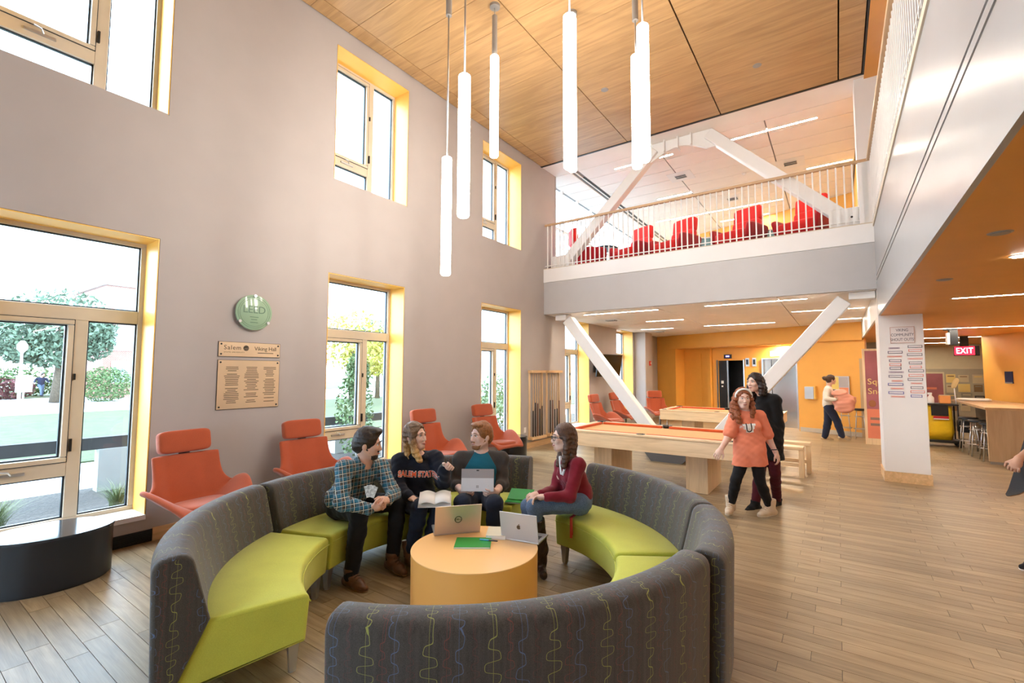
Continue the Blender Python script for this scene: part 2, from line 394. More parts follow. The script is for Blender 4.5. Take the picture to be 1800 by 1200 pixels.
obj('groove', MB().box(.578,.60,-3.4,9.55,3.20,3.30), m_alu, fr_)
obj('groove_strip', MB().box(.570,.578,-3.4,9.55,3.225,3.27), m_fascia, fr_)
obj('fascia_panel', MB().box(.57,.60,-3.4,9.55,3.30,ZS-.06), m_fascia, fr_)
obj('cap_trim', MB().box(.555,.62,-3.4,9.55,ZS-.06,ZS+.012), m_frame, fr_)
obj('fascia_panel', MB().box(.57,.60,9.60,16.0,2.645,3.10), m_white, fr_)
# orange soffit on the right
sf = obj('ceiling', MB().box(.60,5.0,-3.4,21.5,2.645,2.66), m_deep); tag(sf, 'low orange soffit over the bar side', kind='structure')
# ceiling of the lower lounge
lc = obj('ceiling', MB().box(-6.2,.57,9.60,19.0,3.115,3.15), m_dark); tag(lc, 'pale panelled ceiling under the balcony', kind='structure')
xs3 = [XW,-3.12,-.86,.57]; ys3 = [9.62,10.75,11.85,12.95,14.05,15.15,16.25,17.4,18.4]
for a in range(3):
    for b in range(len(ys3)-1):
        obj('ceiling_panel', MB().box(xs3[a]+.008,xs3[a+1]-.008,ys3[b]+.006,ys3[b+1]-.006,3.085,3.115), m_offwhite, lc)
# ------------------------------------------------------------------ far angled wall (both floors) with lift alcove
fe = Vector((.930,-.367,0)); fn = Vector((-.367,-.930,0)); f0 = Vector((-5.75,18.11,0))
def fp(X, back=0.): s = (X+5.75)/.930; return f0+fe*s-fn*back
def fwall(mb, Xa, Xb, z0, z1, back=0., th=.1):
    a = fp(Xa); b = fp(Xb); c = (a+b)/2-fn*(back+th/2)
    return mb.obox((c.x,c.y,(z0+z1)/2), fe, fn, (0,0,1), (b-a).length/2, th/2, (z1-z0)/2)
mb = MB(); fwall(mb,-5.8,-5.0,0,3.1); fwall(mb,-.95,.62,0,3.1); fwall(mb,-5.0,-.95,2.58,3.1,0,.62)
fwall(mb,-5.2,.60,2.60,3.084,-.10,.10)
wf = obj('wall_far', mb, m_orange); tag(wf, 'orange far wall around the lift alcove', kind='structure')
mb = MB(); fwall(mb,-5.35,-3.69,0,2.58,.55); fwall(mb,-3.69,-2.80,2.13,2.58,.55); fwall(mb,-2.80,-2.22,0,2.58,.55); fwall(mb,-2.22,-1.20,2.16,2.58,.55); fwall(mb,-1.20,-.90,0,2.58,.55); fwall(mb,-4.02,-3.9,0,2.58,.43)
obj('alcove_wall', mb, m_orange, wf)
mb = MB(); fwall(mb,-6.4,1.2,0,3.1,2.2,.12); obj('wall_light_block', mb, m_grey)['kind'] = 'structure'  # added wall behind the alcove, keeps outside light from leaking in
mb = MB(); a = fp(-5.0); b = fp(-.95)
for p in (a,b): mb.obox((p-fn*.3+Vector((0,0,1.29))), fe, fn, (0,0,1), .03, .30, 1.29)
obj('alcove_return', mb, m_orange, wf)
mb = MB(); fwall(mb,-.95,.62,0,.12,-.012,.012); obj('baseboard_far', mb, paint('pale_base',(.55,.47,.36),.5))['kind'] = 'structure'
mb = MB(); fwall(mb,-6.3,.62,4.2,6.72); obj('wall_far_upper', mb, m_orange)['kind'] = 'structure'
obj('wall_upper_right', MB().box(.52,.62,10.0,16.0,4.2,6.72), m_orange)['kind'] = 'structure'
obj('pier', MB().box(.39,.80,9.56,10.0,ZS,6.70), m_white)['kind'] = 'structure'
bx = obj('pillar', MB().box(XW,-5.35,15.6,16.3,0,3.085), m_wall, bevel=.03); tag(bx, 'boxed pillar against the left wall at the far end', kind='structure')
# white column with notes, back hall
cl = struct('column', 'white square column carrying a notice and two rows of name strips', (.57,9.58,0))
obj('shaft', MB().box(0,.55,0,.70,.16,2.645), m_white, cl, bevel=.006); obj('plinth', MB().box(-.015,.565,-.015,.715,0,.16), m_mapley, cl)
mb = MB(); mb.box(.62,5.0,20.6,20.75,1.85,2.645); hb = obj('wall_hall_end', mb, m_cream); hb['kind'] = 'structure'
obj('wall_hall_tile', MB().box(.62,5.0,20.59,20.75,0,1.85), m_tile)['kind'] = 'structure'
# angled orange wall behind the bar
def awall(name, p, q, z0, z1, th, m):
    p = Vector((*p,0)); q = Vector((*q,0)); d = (q-p).normalized(); n = Vector((d.y,-d.x,0)); c = (p+q)/2
    o = obj(name, MB().obox((c.x,c.y,(z0+z1)/2)+0*n if False else Vector((c.x,c.y,(z0+z1)/2)), d, n, (0,0,1), (q-p).length/2, th/2, (z1-z0)/2), m); o['kind'] = 'structure'; return o
awall('wall_bar', (3.05,16.3), (4.25,13.1), 0, 2.645, .14, m_orange)
awall('wall_bar_return', (3.02,16.3), (4.9,17.2), 0, 2.645, .1, m_orange)
awall('wall_right_far', (.62,15.70), (.62,20.6), 0, 2.645, .08, m_tile)
# upper glazing beyond the end of the left wall
cw = struct('window_20', 'full-height glazing of the upper lounge')
mb = MB()
for y in np.arange(10.16,18.5,.92): mb.box(-6.14,-6.06,y-.025,y+.025,ZS,6.70)
mb.box(-6.14,-6.06,10.14,18.5,ZS,ZS+.08).box(-6.14,-6.06,10.14,18.5,5.55,5.60)
obj('mullions', mb, m_white, cw); obj('glass_pane', MB().box(-6.105,-6.098,10.14,18.4,ZS,6.70), m_glass, cw)
obj('wall_stub', MB().box(-6.3,-5.74,10.10,10.14,ZS,6.8), m_wall)['kind'] = 'structure'
# ------------------------------------------------------------------ pendants
m_tube = glow('lit_acrylic_tube', (1.0,.945,.87), 15.0*LAMP)
m_sleeve = paint('grey_sleeve', (.33,.31,.29), .45, .3)
pend = [(-3.68,3.91,2.83,'lowest of the glowing tube pendants, nearest the left wall'),(-2.86,3.27,3.18,'glowing tube pendant just right of the lowest one'),
        (-3.65,4.78,4.57,'highest glowing tube pendant, grey sleeve directly on top'),(-1.85,3.52,3.49,'front one of the middle pair of glowing tube pendants'),
        (-2.85,5.49,4.43,'rear one of the middle pair of glowing tube pendants, its end just showing'),(-1.87,5.26,4.14,'rear one of the right-hand pair of glowing tube pendants'),(-1.48,4.37,3.78,'front one of the right-hand pair of glowing tube pendants')]
for x,y,z,lb in pend:
    t = thing('tube_pendant', lb, 'pendant light', (x,y,z), group='tube pendants')
    r = .058
    cyl('tube', MB().lathe([(r*.8,0),(r*.97,.012),(r,.03),(r,1.37),(r*.97,1.388),(r*.75,1.4)],n=24), m_tube, t)
    z0 = 5.98-z if 5.98-z > 1.45 else 1.405
    if z0 > 1.45: obj('cable', MB().tube([(0,0,1.4),(0,0,z0)],.009,8), m_alu, t, True)
    cyl('sleeve', MB().lathe([(.036,z0),(.036,z0+.56)],n=20), m_sleeve, t)
    obj('cable', MB().tube([(0,0,z0+.56),(0,0,6.68-z)],.006,8), m_alu, t, True)
    cyl('canopy', MB().lathe([(.02,6.645-z),(.07,6.655-z),(.07,6.69-z)],n=20), m_sleeve, t)
# ------------------------------------------------------------------ linear ceiling lights
m_lin = glow('linear_diffuser', (1.0,.90,.75), 42.0*LAMP)
def linear(x0,x1,y,z,lb,grp,w=.055):
    t = thing('linear_light', lb, 'ceiling light', ((x0+x1)/2,y,z), group=grp); L = (x1-x0)/2
    obj('housing', MB().box(-L-.02,L+.02,-w/2-.012,-w/2,-.004,.012).box(-L-.02,L+.02,w/2,w/2+.012,-.004,.012).box(-L-.02,-L,-w/2,w/2,-.004,.012).box(L,L+.02,-w/2,w/2,-.004,.012), m_white, t)
    obj('diffuser', MB().box(-L,L,-w/2,w/2,-.003,.010), m_lin, t)
zc = 3.083
for x0,x1,y,lb in [(-4.95,-3.18,10.1,'first row, left'),(-2.2,-.42,10.1,'first row, right'),(-4.2,-3.23,12.35,'second row, left'),(-.8,.5,12.15,'second row, right, crossed by the brace'),(-5.15,-4.15,14.65,'third row, left end'),(-3.18,-1.36,14.45,'third row, middle'),(-.38,.52,14.45,'third row, right end')]:
    linear(x0,x1,y,zc,'lit linear slot in the ceiling under the balcony, '+lb,'linear lights under the balcony')
for x0,x1,y,lb in [(-4.32,-2.92,10.55,'front row, left'),(-1.72,-.16,10.6,'front row, right'),(-4.09,-3.14,13.15,'middle row, left'),(-.45,.45,13.2,'middle row, right'),(-4.74,-1.13,15.15,'long one in the rear row'),(-3.0,-1.6,16.3,'short one farthest back')]:
    linear(x0,x1,y,6.693,'lit linear slot in the upper lounge ceiling, '+lb,'linear lights of the upper lounge')
for x0,x1,y,lb in [(1.2,3.4,7.81,'nearest'),(1.3,4.2,13.05,'second'),(1.3,3.02,16.4,'third'),(1.6,3.05,19.2,'farthest'),(1.2,3.4,2.5,'over the corridor beside the camera, out of view')]:
    linear(x0,x1,y,2.643,'lit linear slot in the orange soffit, '+lb,'linear lights in the orange soffit')
for x,y,z,on,lb in [(.91,4.31,2.645,0,'round speaker disc in the orange soffit, nearest'),(.90,6.19,2.645,0,'round speaker disc in the orange soffit, near the column'),(1.21,5.25,2.645,1,'lit round downlight in the orange soffit at the right edge'),(-3.9,3.3,6.69,0,'round sprinkler cover in the wood ceiling near the left wall'),(-3.2,7.4,6.69,0,'small round cover in the wood ceiling left of the pendants'),(-.9,8.2,6.69,0,'square-looking cover in the right part of the wood ceiling')]:
    t = thing('ceiling_disc', lb, 'downlight' if on else 'ceiling disc', (x,y,z), group='round ceiling fittings')
    cyl('rim', MB().lathe([(.05,-.006),(.062,-.004),(.065,.0)],n=24), m_white if on else m_sleeve, t); cyl('face', MB().lathe([(.048,-.010),(.048,-.002)],n=24), m_lin if on else m_sleeve, t)
def vent(x,y,z,lb):
    t = thing('ceiling_vent', lb, 'vent', (x,y,z), group='ceiling vents')
    obj('panel', MB().box(-.29,.29,-.29,.29,-.006,0), m_white, t)
    for k in range(5): obj('louvre', MB().obox((0,-.1+.05*k,-.012),(1,0,0),(0,.8,.6),(0,-.6,.8),.13,.022,.002), m_black if k%2 else m_white, t)
vent(-4.85,11.5,3.083,'square ceiling vent under the balcony, beside the left wall'); vent(-4.85,15.6,3.083,'square ceiling vent at the far end under the balcony')
vent(-3.1,11.9,6.693,'square ceiling vent of the upper lounge, left'); vent(-.75,12.6,6.693,'square ceiling vent of the upper lounge, right'); vent(-2.3,14.3,6.693,'square ceiling vent of the upper lounge, rear')
t = thing('smoke_detector','small white smoke detector on the upper lounge ceiling','detector',(-1.75,12.6,6.69)); cyl('base', MB().lathe([(.05,-.02),(.06,-.01),(.06,0)],n=20), m_white, t); cyl('sensor', MB().lathe([(.03,-.045),(.036,-.02)],n=16), m_white, t)
# ------------------------------------------------------------------ railings
m_wht = paint('white_metal', (.80,.79,.77), .4)
m_rail = wood('rail_wood', (.55,.37,.22), 0, 1.5, .12, .45)
rl = thing('balcony_railing','white baluster railing with wood handrail across the balcony front','railing',(0,9.58,ZS+.015))
RT = 5.29-ZS-.015
bm_ = MB().box(-.011,.011,-.011,.011,0,RT-.05).mesh('baluster'); bm_.materials.append(m_wht)
nb = 55
for k in range(nb):
    o = bpy.data.objects.new('baluster', bm_); COL.objects.link(o); o.parent = rl; o.location = (XW+.09+k*(6.2/nb),0,0)
obj('bottom_bar', MB().box(XW+.02,.52,-.012,.012,.06,.075), m_wht, rl)
obj('handrail', MB().box(XW+.02,.56,-.035,.035,RT-.05,RT), m_rail, rl, bevel=.01)
obj('end_post', MB().box(.45,.52,-.02,.02,0,RT-.05), m_wht, rl)
rm = thing('mezzanine_railing','white baluster railing with wood handrail along the right mezzanine','railing',(.56,0,ZS+.012))
RT2 = 5.29-ZS-.012
bm2 = MB().box(-.011,.011,-.011,.011,0,RT2-.05).mesh('baluster'); bm2.materials.append(m_wht)
for k in range(64):
    o = bpy.data.objects.new('baluster', bm2); COL.objects.link(o); o.parent = rm; o.location = (0,9.45-k*.115,0)
obj('handrail', MB().box(-.05,.02,2.0,9.54,RT2-.05,RT2), wood('rail_wood_y',(.55,.37,.22),1,1.5,.12,.45), rm, bevel=.01)
obj('bottom_bar', MB().box(-.012,.012,2.0,9.54,.05,.065), m_wht, rm)
# ------------------------------------------------------------------ steel braces
m_steel = paint('white_steel', (.82,.80,.78), .42, var=.015)
def brace(name, a, b, lb, w=.25, extra=None):
    t = thing(name, lb, 'brace', a); a = Vector(a); b = Vector(b)
    o = obj('beam', MB().beam((0,0,0), b-a, w, w, (0,1,0)), m_steel, t, bevel=.02)
    return t
t = brace('diagonal_brace', (-5.25,9.86,2.96), (-3.17,9.86,.34), 'white diagonal steel brace from the left wall down towards the pool table')
obj('end_plate', MB().box(-.28,.0,-.14,.14,-.01,.11), m_steel, t); 
t = brace('diagonal_brace', (.14,9.86,2.97), (-2.08,9.86,.34), 'white diagonal steel brace rising to the right behind the two walking women')
obj('end_plate', MB().box(.06,.42,-.14,.14,-.01,.11), m_steel, t, bevel=.01)
t = brace('diagonal_brace', (-5.36,9.86,4.30), (-3.1,9.86,6.55), 'white diagonal steel brace on the balcony, left side', .22)
obj('foot_plate', MB().box(-.25,.22,-.14,.14,-.10,.22), m_steel, t, bevel=.01)
t = brace('diagonal_brace', (.27,9.86,4.33), (-2.0,9.86,6.58), 'white diagonal steel brace on the balcony, right side', .22)
obj('foot_plate', MB().box(-.3,.12,-.14,.14,-.13,.22), m_steel, t, bevel=.01); obj('bolt', MB().tube([(.02,-.15,.05),(.02,-.14,.05)],.018,10), m_black, t)
t = thing('brace_gusset','white curved steel gusset joining the upper braces at the ceiling','brace',(-2.55,9.86,6.69))
arc = [(-.85,-.42)]+[(-.62+1.14*k/10, -.40+.20*math.sin(PI*k/10)) for k in range(11)]+[(.80,-.40),(.62,-.01),(-.62,-.01)]
obj('plate', MB().extr(arc,(0,-.03,0),(1,0,0),(0,0,1),(0,.06,0)), m_steel, t)
for x in (-.33,-.05,.22): obj('stiffener', MB().box(x-.012,x+.012,-.11,.11,-.26,-.012), m_steel, t)
t = thing('brace_footing','dark grey tapered footing where the lower braces meet','footing',(-2.75,9.86,0))
obj('block', MB().extr([(-.52,.30),(-.28,0),(.30,0),(.62,.30)],(0,-.82,0),(1,0,0),(0,0,1),(0,.95,0)), paint('dark_grey_steel',(.13,.13,.135),.5), t)
# ------------------------------------------------------------------ lifts
def fobj(name, Xa, Xb, z0, z1, back, th, m, parent=None):
    mb = MB(); fwall(mb, Xa, Xb, z0, z1, back, th); return obj(name, mb, m, parent)
lt = thing('elevator','open lift with dark cabin and black door edge','elevator')
def lift(f, X, W): return X+f*W
fobj('cabin_back',-4.6,-2.1,0,2.5,1.5,.05,paint('cabin_dark',(.035,.037,.042),.35),lt); fobj('cabin_roof',-4.4,-2.3,2.3,2.34,.66,.84,MATS['cabin_dark'],lt); fobj('cabin_side',-2.72,-2.68,0,2.3,.66,.84,MATS['cabin_dark'],lt); fobj('cabin_side',-3.86,-3.82,0,2.3,.66,.84,MATS['cabin_dark'],lt); fobj('cabin_floor',-3.69,-2.80,-.004,.012,.66,.84,m_sleeve,lt)
fobj('control_panel',-3.68,-3.42,0,2.13,.58,.05,paint('black_panel',(.02,.02,.022),.25),lt); fobj('door_edge',-3.41,-3.36,0,2.13,.60,.05,m_chrome,lt)
fobj('cabin_side',-3.36,-3.0,0,2.13,1.2,.05,MATS['cabin_dark'],lt)
fobj('frame',-3.72,-3.69,0,2.15,.50,.05,m_chrome,lt); fobj('frame',-2.80,-2.77,0,2.15,.50,.05,m_chrome,lt)
fobj('button_plate',-3.60,-3.52,1.32,1.42,.565,.014,m_white,lt); fobj('button_plate',-3.59,-3.54,1.20,1.25,.565,.014,m_white,lt)
le = thing('elevator','closed lift with brushed steel door','elevator')
m_door = paint('lift_door_steel',(.56,.56,.55),.22,1.0,var=.05,vs=1.5)
fobj('door_panel',-2.18,-1.96,0,2.14,.56,.03,m_door,le); fobj('door_panel',-1.95,-1.24,0,2.14,.58,.03,m_door,le)
fobj('frame',-2.22,-2.18,0,2.18,.50,.05,m_chrome,le); fobj('frame',-1.24,-1.20,0,2.18,.50,.05,m_chrome,le); fobj('frame',-2.18,-1.24,2.14,2.18,.50,.05,m_chrome,le)
m_scr = glow('blue_display',(.25,.2,1.0),1.6)
t = thing('floor_indicator','black floor indicator with blue digits above the open lift','display'); fobj('case',-3.46,-3.20,2.20,2.34,.52,.03,m_black,t); fobj('digits',-3.39,-3.27,2.25,2.30,.514,.006,m_scr,t)
t = thing('floor_indicator','bright floor indicator above the steel lift door','display'); fobj('case',-1.96,-1.70,2.24,2.40,.52,.03,m_white,t); fobj('digits',-1.86,-1.80,2.29,2.35,.514,.006,m_scr,t)
for Xc,lb in ((-2.68,'left'),(-2.46,'right')):
    t = thing('call_lantern','dark lift lantern in a steel plate between the lifts, '+lb+' one','lantern',group='lift lanterns'); fobj('plate',Xc-.06,Xc+.06,1.92,2.20,.53,.02,m_alu,t); fobj('lens',Xc-.035,Xc+.035,1.98,2.15,.52,.01,m_black,t)
t = thing('elevator_call_station','black lift call button panel behind the dark-haired woman','panel'); fobj('plate',-2.62,-2.5,1.1,1.55,.53,.02,m_black,t); fobj('button',-2.58,-2.54,1.3,1.36,.52,.01,m_white,t)
dd = struct('door_1','flush orange door in the lift alcove'); fobj('leaf',-5.1,-4.3,.02,2.4,.53,.02,m_orange,dd); fobj('handle',-5.06,-5.0,1.15,1.27,.50,.03,m_alu,dd)
dl = bpy.data.lights.new('alcove_downlight','AREA'); dl.energy = 30*LAMP; dl.size = .25; dl.color = (1,.85,.6); do = bpy.data.objects.new('alcove_downlight', dl); COL.objects.link(do); p = fp(-1.6,.3); do.location = (p.x,p.y,2.56)
t = thing('alcove_lamp','round downlight in the lift alcove ceiling','downlight',(p.x,p.y,2.57)); cyl('rim', MB().lathe([(.06,-.006),(.07,0),(.07,.01)],n=20), m_white, t)
# ------------------------------------------------------------------ circular sofa
m_green = fabric('green_upholstery', (.57,.60,.09), .10, 240, sheen=.2)
def squiggle_fabric(name):
    g = G(name); uv = g.n('UVMap').outputs[0]; sp = g.n('SeparateXYZ', uv); u = sp.outputs[0]; v = sp.outputs[1]
    nb = g.n('TexNoise', Vector=g.pos()); nb.inputs['Scale'].default_value = 320; nb.inputs['Detail'].default_value = 1
    n2 = g.n('TexNoise', Vector=g.pos((60,60,1.5))); n2.inputs['Scale'].default_value = 1
    base = g.ramp(g.math('ADD', g.math('MULTIPLY', nb.outputs[0], .6), g.math('MULTIPLY', n2.outputs[0], .4)), [(.3,(.038,.034,.029,1)),(.7,(.092,.081,.069,1))])
    P = .232; col = base
    for u0, amp, per, c, ph, str_ in [(.035,.028,.078,(.40,.42,.09),0.,.72),(.098,.018,.062,(.30,.065,.05),1.3,.45),(.142,.026,.088,(.12,.20,.36),2.1,.62),(.200,.014,.055,(.22,.05,.045),.7,.3)]:
        idx = g.math('FLOOR', g.math('DIVIDE', u, P))
        x = g.math('SUBTRACT', g.math('SUBTRACT', u, g.math('MULTIPLY', idx, P)), u0)
        wob = g.math('MULTIPLY', g.math('SINE', g.math('MULTIPLY_ADD', v, 13., idx)), 1.1)
        th = g.math('ADD', g.math('MULTIPLY_ADD', v, 2*PI/per, ph), wob)
        s = g.math('TANH', g.math('MULTIPLY', g.math('SINE', th), 2.6))
        am = g.math('MULTIPLY', g.math('MULTIPLY_ADD', g.math('SINE', g.math('MULTIPLY_ADD', v, 21., ph)), .35, .8), amp)
        f = g.math('MULTIPLY', s, am)
        df = g.math('MULTIPLY', g.math('MULTIPLY', g.math('SUBTRACT', 1., g.math('MULTIPLY', s, s)), g.math('COSINE', th)), amp*2.6*2*PI/per*.8)
        d = g.math('DIVIDE', g.math('ABSOLUTE', g.math('SUBTRACT', x, f)), g.math('SQRT', g.math('MULTIPLY_ADD', df, df, 1.)))
        l1 = g.math('LESS_THAN', d, .0011); l2 = g.math('LESS_THAN', g.math('ABSOLUTE', x), .0009)
        k = g.math('MULTIPLY', g.math('MAXIMUM', l1, g.math('MULTIPLY', l2, .7)), str_)
        col = g.mix(k, col, (*c,1))
    g.col(col); g.set(.9, 0, .25, .3); g.bump(nb.outputs[0], .35, .002); return g.m
m_squig = squiggle_fabric('squiggle_upholstery')
SCX, SCY = -2.28, 2.66
def arc_sweep(prof, a0, a1, cx, cy, n, inset=.018, closed_uv=True):
    """closed (r,z) profile swept from angle a0 to a1 with softened ends; uv = (arc length, profile height)"""
    mb = MB(); cr = sum(p[0] for p in prof)/len(prof); cz = sum(p[1] for p in prof)/len(prof)
    R = max(p[0] for p in prof); e = inset/R*(1 if a1 > a0 else -1)
    st = [(a0,inset),(a0+e*.15,inset*.5),(a0+e*.5,inset*.15),(a0+e,0)]+[(a0+e+(a1-a0-2*e)*k/n,0) for k in range(1,n)]+[(a1-e,0),(a1-e*.5,inset*.15),(a1-e*.15,inset*.5),(a1,inset)]
    m = len(prof); uv = []
    # offset inward along profile normals
    nor = []
    for i in range(m):
        p0 = prof[i-1]; p1 = prof[(i+1)%m]; d = (p1[0]-p0[0],p1[1]-p0[1]); L = math.hypot(*d) or 1; nor.append((-d[1]/L,d[0]/L))
    sgn = 1 if sum((prof[i][0]-cr)*nor[i][0]+(prof[i][1]-cz)*nor[i][1] for i in range(m)) < 0 else -1
    for a, ins in st:
        for i, (r,z) in enumerate(prof):
            rr = r+sgn*nor[i][0]*ins; zz = z+sgn*nor[i][1]*ins
            mb.v.append((cx+rr*math.cos(a), cy+rr*math.sin(a), zz)); uv.append((a*1.7, zz+ (2.*abs(r-1.7) if zz>.7 else 0)))
    for j in range(len(st)-1):
        for i in range(m): mb.f.append((j*m+i, j*m+(i+1)%m, (j+1)*m+(i+1)%m, (j+1)*m+i))
    # end caps with their own vertices so that the print runs across them
    for j, s in ((0,1),(len(st)-1,-1)):
        o = len(mb.v); a = st[j][0]
        for i in range(m): mb.v.append(mb.v[j*m+i]); uv.append((a*1.7+prof[i][0], prof[i][1]))
        mb.f.append(tuple(o+i for i in range(m)))
    mb.uv = uv; return mb
def rounded(poly, rad, n=5):
    out = []; m = len(poly)
    for i in range(m):
        p = Vector(poly[i]); a = Vector(poly[i-1])-p; b = Vector(poly[(i+1)%m])-p; r = rad[i]
        if r <= 0: out.append(tuple(p)); continue
        a.normalize(); b.normalize(); s = p+a*r; e = p+b*r
        for k in range(n+1):
            t = k/n; q = s*(1-t)**2+p*2*t*(1-t)+e*t*t; out.append(tuple(q))
    return out
def sofa(lb, d0, d1, cx=SCX, cy=SCY, Ro=1.79, ri=1.08):
    a0, a1 = math.radians(d0), math.radians(d1)
    t = thing('curved_sofa_section', lb, 'sofa', (0,0,0), group='sections of the circular sofa')
    bp = rounded([(Ro-.02,.11),(Ro,.80),(Ro-.165,.81),(Ro-.255,.455),(Ro-.09,.11)], [.02,.07,.07,.0,.02])
    b = link('backrest', arc_sweep(bp,a0,a1,cx,cy,26).mesh('backrest'), m_squig, t, True)
    spf = rounded([(ri+.02,.17),(ri,.435),(Ro-.25,.448),(Ro-.096,.12)], [.015,.045,.0,.02])
    s = link('seat', arc_sweep(spf,a0+.012,a1-.012,cx,cy,26).mesh('seat'), m_green, t, True)
    # front panel as piping line and legs
    pp = [(cx+(ri-.002)*math.cos(a0+(a1-a0)*(.02+.96*k/24)), cy+(ri-.002)*math.sin(a0+(a1-a0)*(.02+.96*k/24)), .385) for k in range(25)]
    obj('piping', MB().tube(pp,.004,6), m_green, s, True)
    for f in (.07,.93):
        for r in (ri+.075, Ro-.16):
            a = a0+(a1-a0)*f; c = Vector((cx+r*math.cos(a), cy+r*math.sin(a), 0))
            mb = MB(); w0, w1 = .030, .018; ca, sa = math.cos(a), math.sin(a)
            vs = []
            for z, w in ((.175,w0),(.01,w1)):
                for sx, sy in ((-1,-1),(1,-1),(1,1),(-1,1)): vs.append(c+Vector((ca*sx*w-sa*sy*w, sa*sx*w+ca*sy*w, z)))
            mb.add(vs, [(0,1,2,3),(7,6,5,4),(0,4,5,1),(1,5,6,2),(2,6,7,3),(3,7,4,0)]); mb.lathe([(.02,0),(.02,.012)],c,12)
            obj('leg', mb, m_alu, t)
    return t
sofa('curved sofa section with its patterned end panel facing the camera at the left', 204, 256, Ro=1.83)
sofa('curved sofa section where the man in the plaid shirt sits', 153.5, 203.3)
sofa('curved sofa section behind the bearded man, its end near the back gap', 106, 152.8)
sofa('curved sofa section with the woman in the maroon top on its near end', 29.7, 83)
sofa('short curved sofa section at the right bend of the ring', -3, 29)
sofa('curved sofa section in the foreground showing its patterned back', -67, -3.7, Ro=1.73)
# ------------------------------------------------------------------ round orange table
m_lam = paint('orange_laminate', (.90,.43,.11), .38, var=.015); m_lamt = paint('orange_laminate_top', (.92,.54,.21), .32, var=.015)
TC = (-2.20,2.68)
t = thing('drum_table','round orange drum table in the middle of the circular sofa','table',(*TC,0))
cyl('drum', MB().lathe([(.44,.0),(.44,.03),(.452,.03),(.455,.42),(.455,.445)],n=96), m_lam, t)
cyl('top', MB().lathe([(.455,.445),(.457,.448),(.455,.452)],n=96), m_lamt, t)
TZ = .452
# things on the table
m_silver = paint('laptop_silver', (.55,.53,.52), .30, .85); m_screen = paint('screen_black', (.01,.01,.012), .15); m_keys = paint('key_black', (.02,.02,.022), .5)
def laptop(lb, loc, rz, w, d, tilt, lidmat, logo):
    """opens towards local +Y (the user), the lid's outside faces -Y"""
    t = thing('laptop', lb, 'laptop', loc, rz)
    base = obj('base', MB().box(-w/2,w/2,0,d,0,.014), m_silver, t, bevel=.004)
    for r in range(5): obj('key_row', MB().box(-w*.42,w*.42,.045+r*.02,.061+r*.02,.014,.0155), m_keys, base)
    obj('touchpad', MB().box(-w*.16,w*.16,d-.085,d-.015,.014,.0146), m_silver, base)
    ca, sa = math.cos(tilt), math.sin(tilt); up = Vector((0,-sa,ca)); nn = Vector((0,-ca,-sa)); h = d*1.0
    c = Vector((0,0,.014))+up*h/2
    lid = obj('lid', MB().obox(c,(1,0,0),nn,up,w/2,.004,h/2), lidmat, t, bevel=.003)
    obj('screen', MB().obox(c-nn*.0045,(1,0,0),nn,up,w/2-.008,.0008,h/2-.008), m_screen, lid)
    M4 = Matrix(((1,0,0,0),(0,up.y,nn.y,0),(0,up.z,nn.z,0),(0,0,0,1))).to_4x4()
    M4 = Matrix.Translation(c+nn*.0055) @ Matrix(((1,0*0,0,0),(0,up.y,nn.y,0),(0,up.z,nn.z,0),(0,0,0,1)))
    lg = logo(lid); lg.matrix_local = M4
    return t
m_logo = paint('logo_dark', (.10,.09,.085), .25, .8)
def logo_ring(p):
    o = obj('maker_mark', MB().tube([(.026*math.cos(2*PI*k/24),.026*math.sin(2*PI*k/24),0) for k in range(25)],.0028,6,False), m_logo, p)
    tx = text_mesh('DELL',.021,m_logo,'maker_lettering',o,.0004); return o
def logo_apple(p):
    o = obj('maker_mark', MB(), m_logo, p); bm = bmesh.new(); bm.from_mesh(o.data)
    def disc(cx,cy,rx,ry,rot=0,n=20):
        vs = [bm.verts.new((cx+rx*math.cos(2*PI*k/n)*math.cos(rot)-ry*math.sin(2*PI*k/n)*math.sin(rot), cy+rx*math.cos(2*PI*k/n)*math.sin(rot)+ry*math.sin(2*PI*k/n)*math.cos(rot), 0)) for k in range(n)]; bm.faces.new(vs)
    pts = []
    for k in range(40):
        a = 2*PI*k/40; r = .0155*(1+.10*math.cos(2*a)*-.6); x = r*math.cos(a)*1.0; y = r*math.sin(a)*1.04
        if abs(x) < .007: y -= .0028*(1-abs(x)/.007)*(1 if y>0 else -1)
        dx, dy = x-.019, y-.0015
        dd = math.hypot(dx,dy)
        if dd < .0085: x = .019+dx/dd*.0085; y = .0015+dy/dd*.0085
        pts.append((x,y-.002))
    bm.faces.new([bm.verts.new((x,y,0)) for x,y in pts]); disc(.003,.0195,.0025,.0058,-.6,14)
    bm.to_mesh(o.data); bm.free(); return o
yaw_img = YAW
laptop('silver laptop with a round maker mark, left on the orange table', (-2.475,2.80,TZ), math.radians(50)-.0, .36,.235, .30, paint('laptop_warm_reflection',(.62,.52,.43),.30,.55), logo_ring)  # orange-ish reflection is put into the lid colour
laptop('silver laptop with a dark fruit mark, right on the orange table', (-1.985,2.945,TZ), math.radians(11), .30,.21, .20, paint('laptop_sky_reflection',(.50,.51,.55),.38,.25), logo_apple)  # bluish tint of the reflected sky is painted into the lid
m_gr = paint('green_cover', (.02,.30,.045), .35); m_paper = paint('paper', (.86,.84,.80), .8)
def notebook(lb, loc, rz, w, h, th=.012, cover=None):
    t = thing('notebook', lb, 'notebook', loc, rz)
    obj('pages', MB().box(-w/2+.002,w/2-.002,-h/2+.002,h/2-.002,.001,th-.001), m_paper, t); obj('cover', MB().box(-w/2,w/2,-h/2,h/2,th-.001,th), cover or m_gr, t); obj('back_cover', MB().box(-w/2,w/2,-h/2,h/2,0,.001), cover or m_gr, t); return t
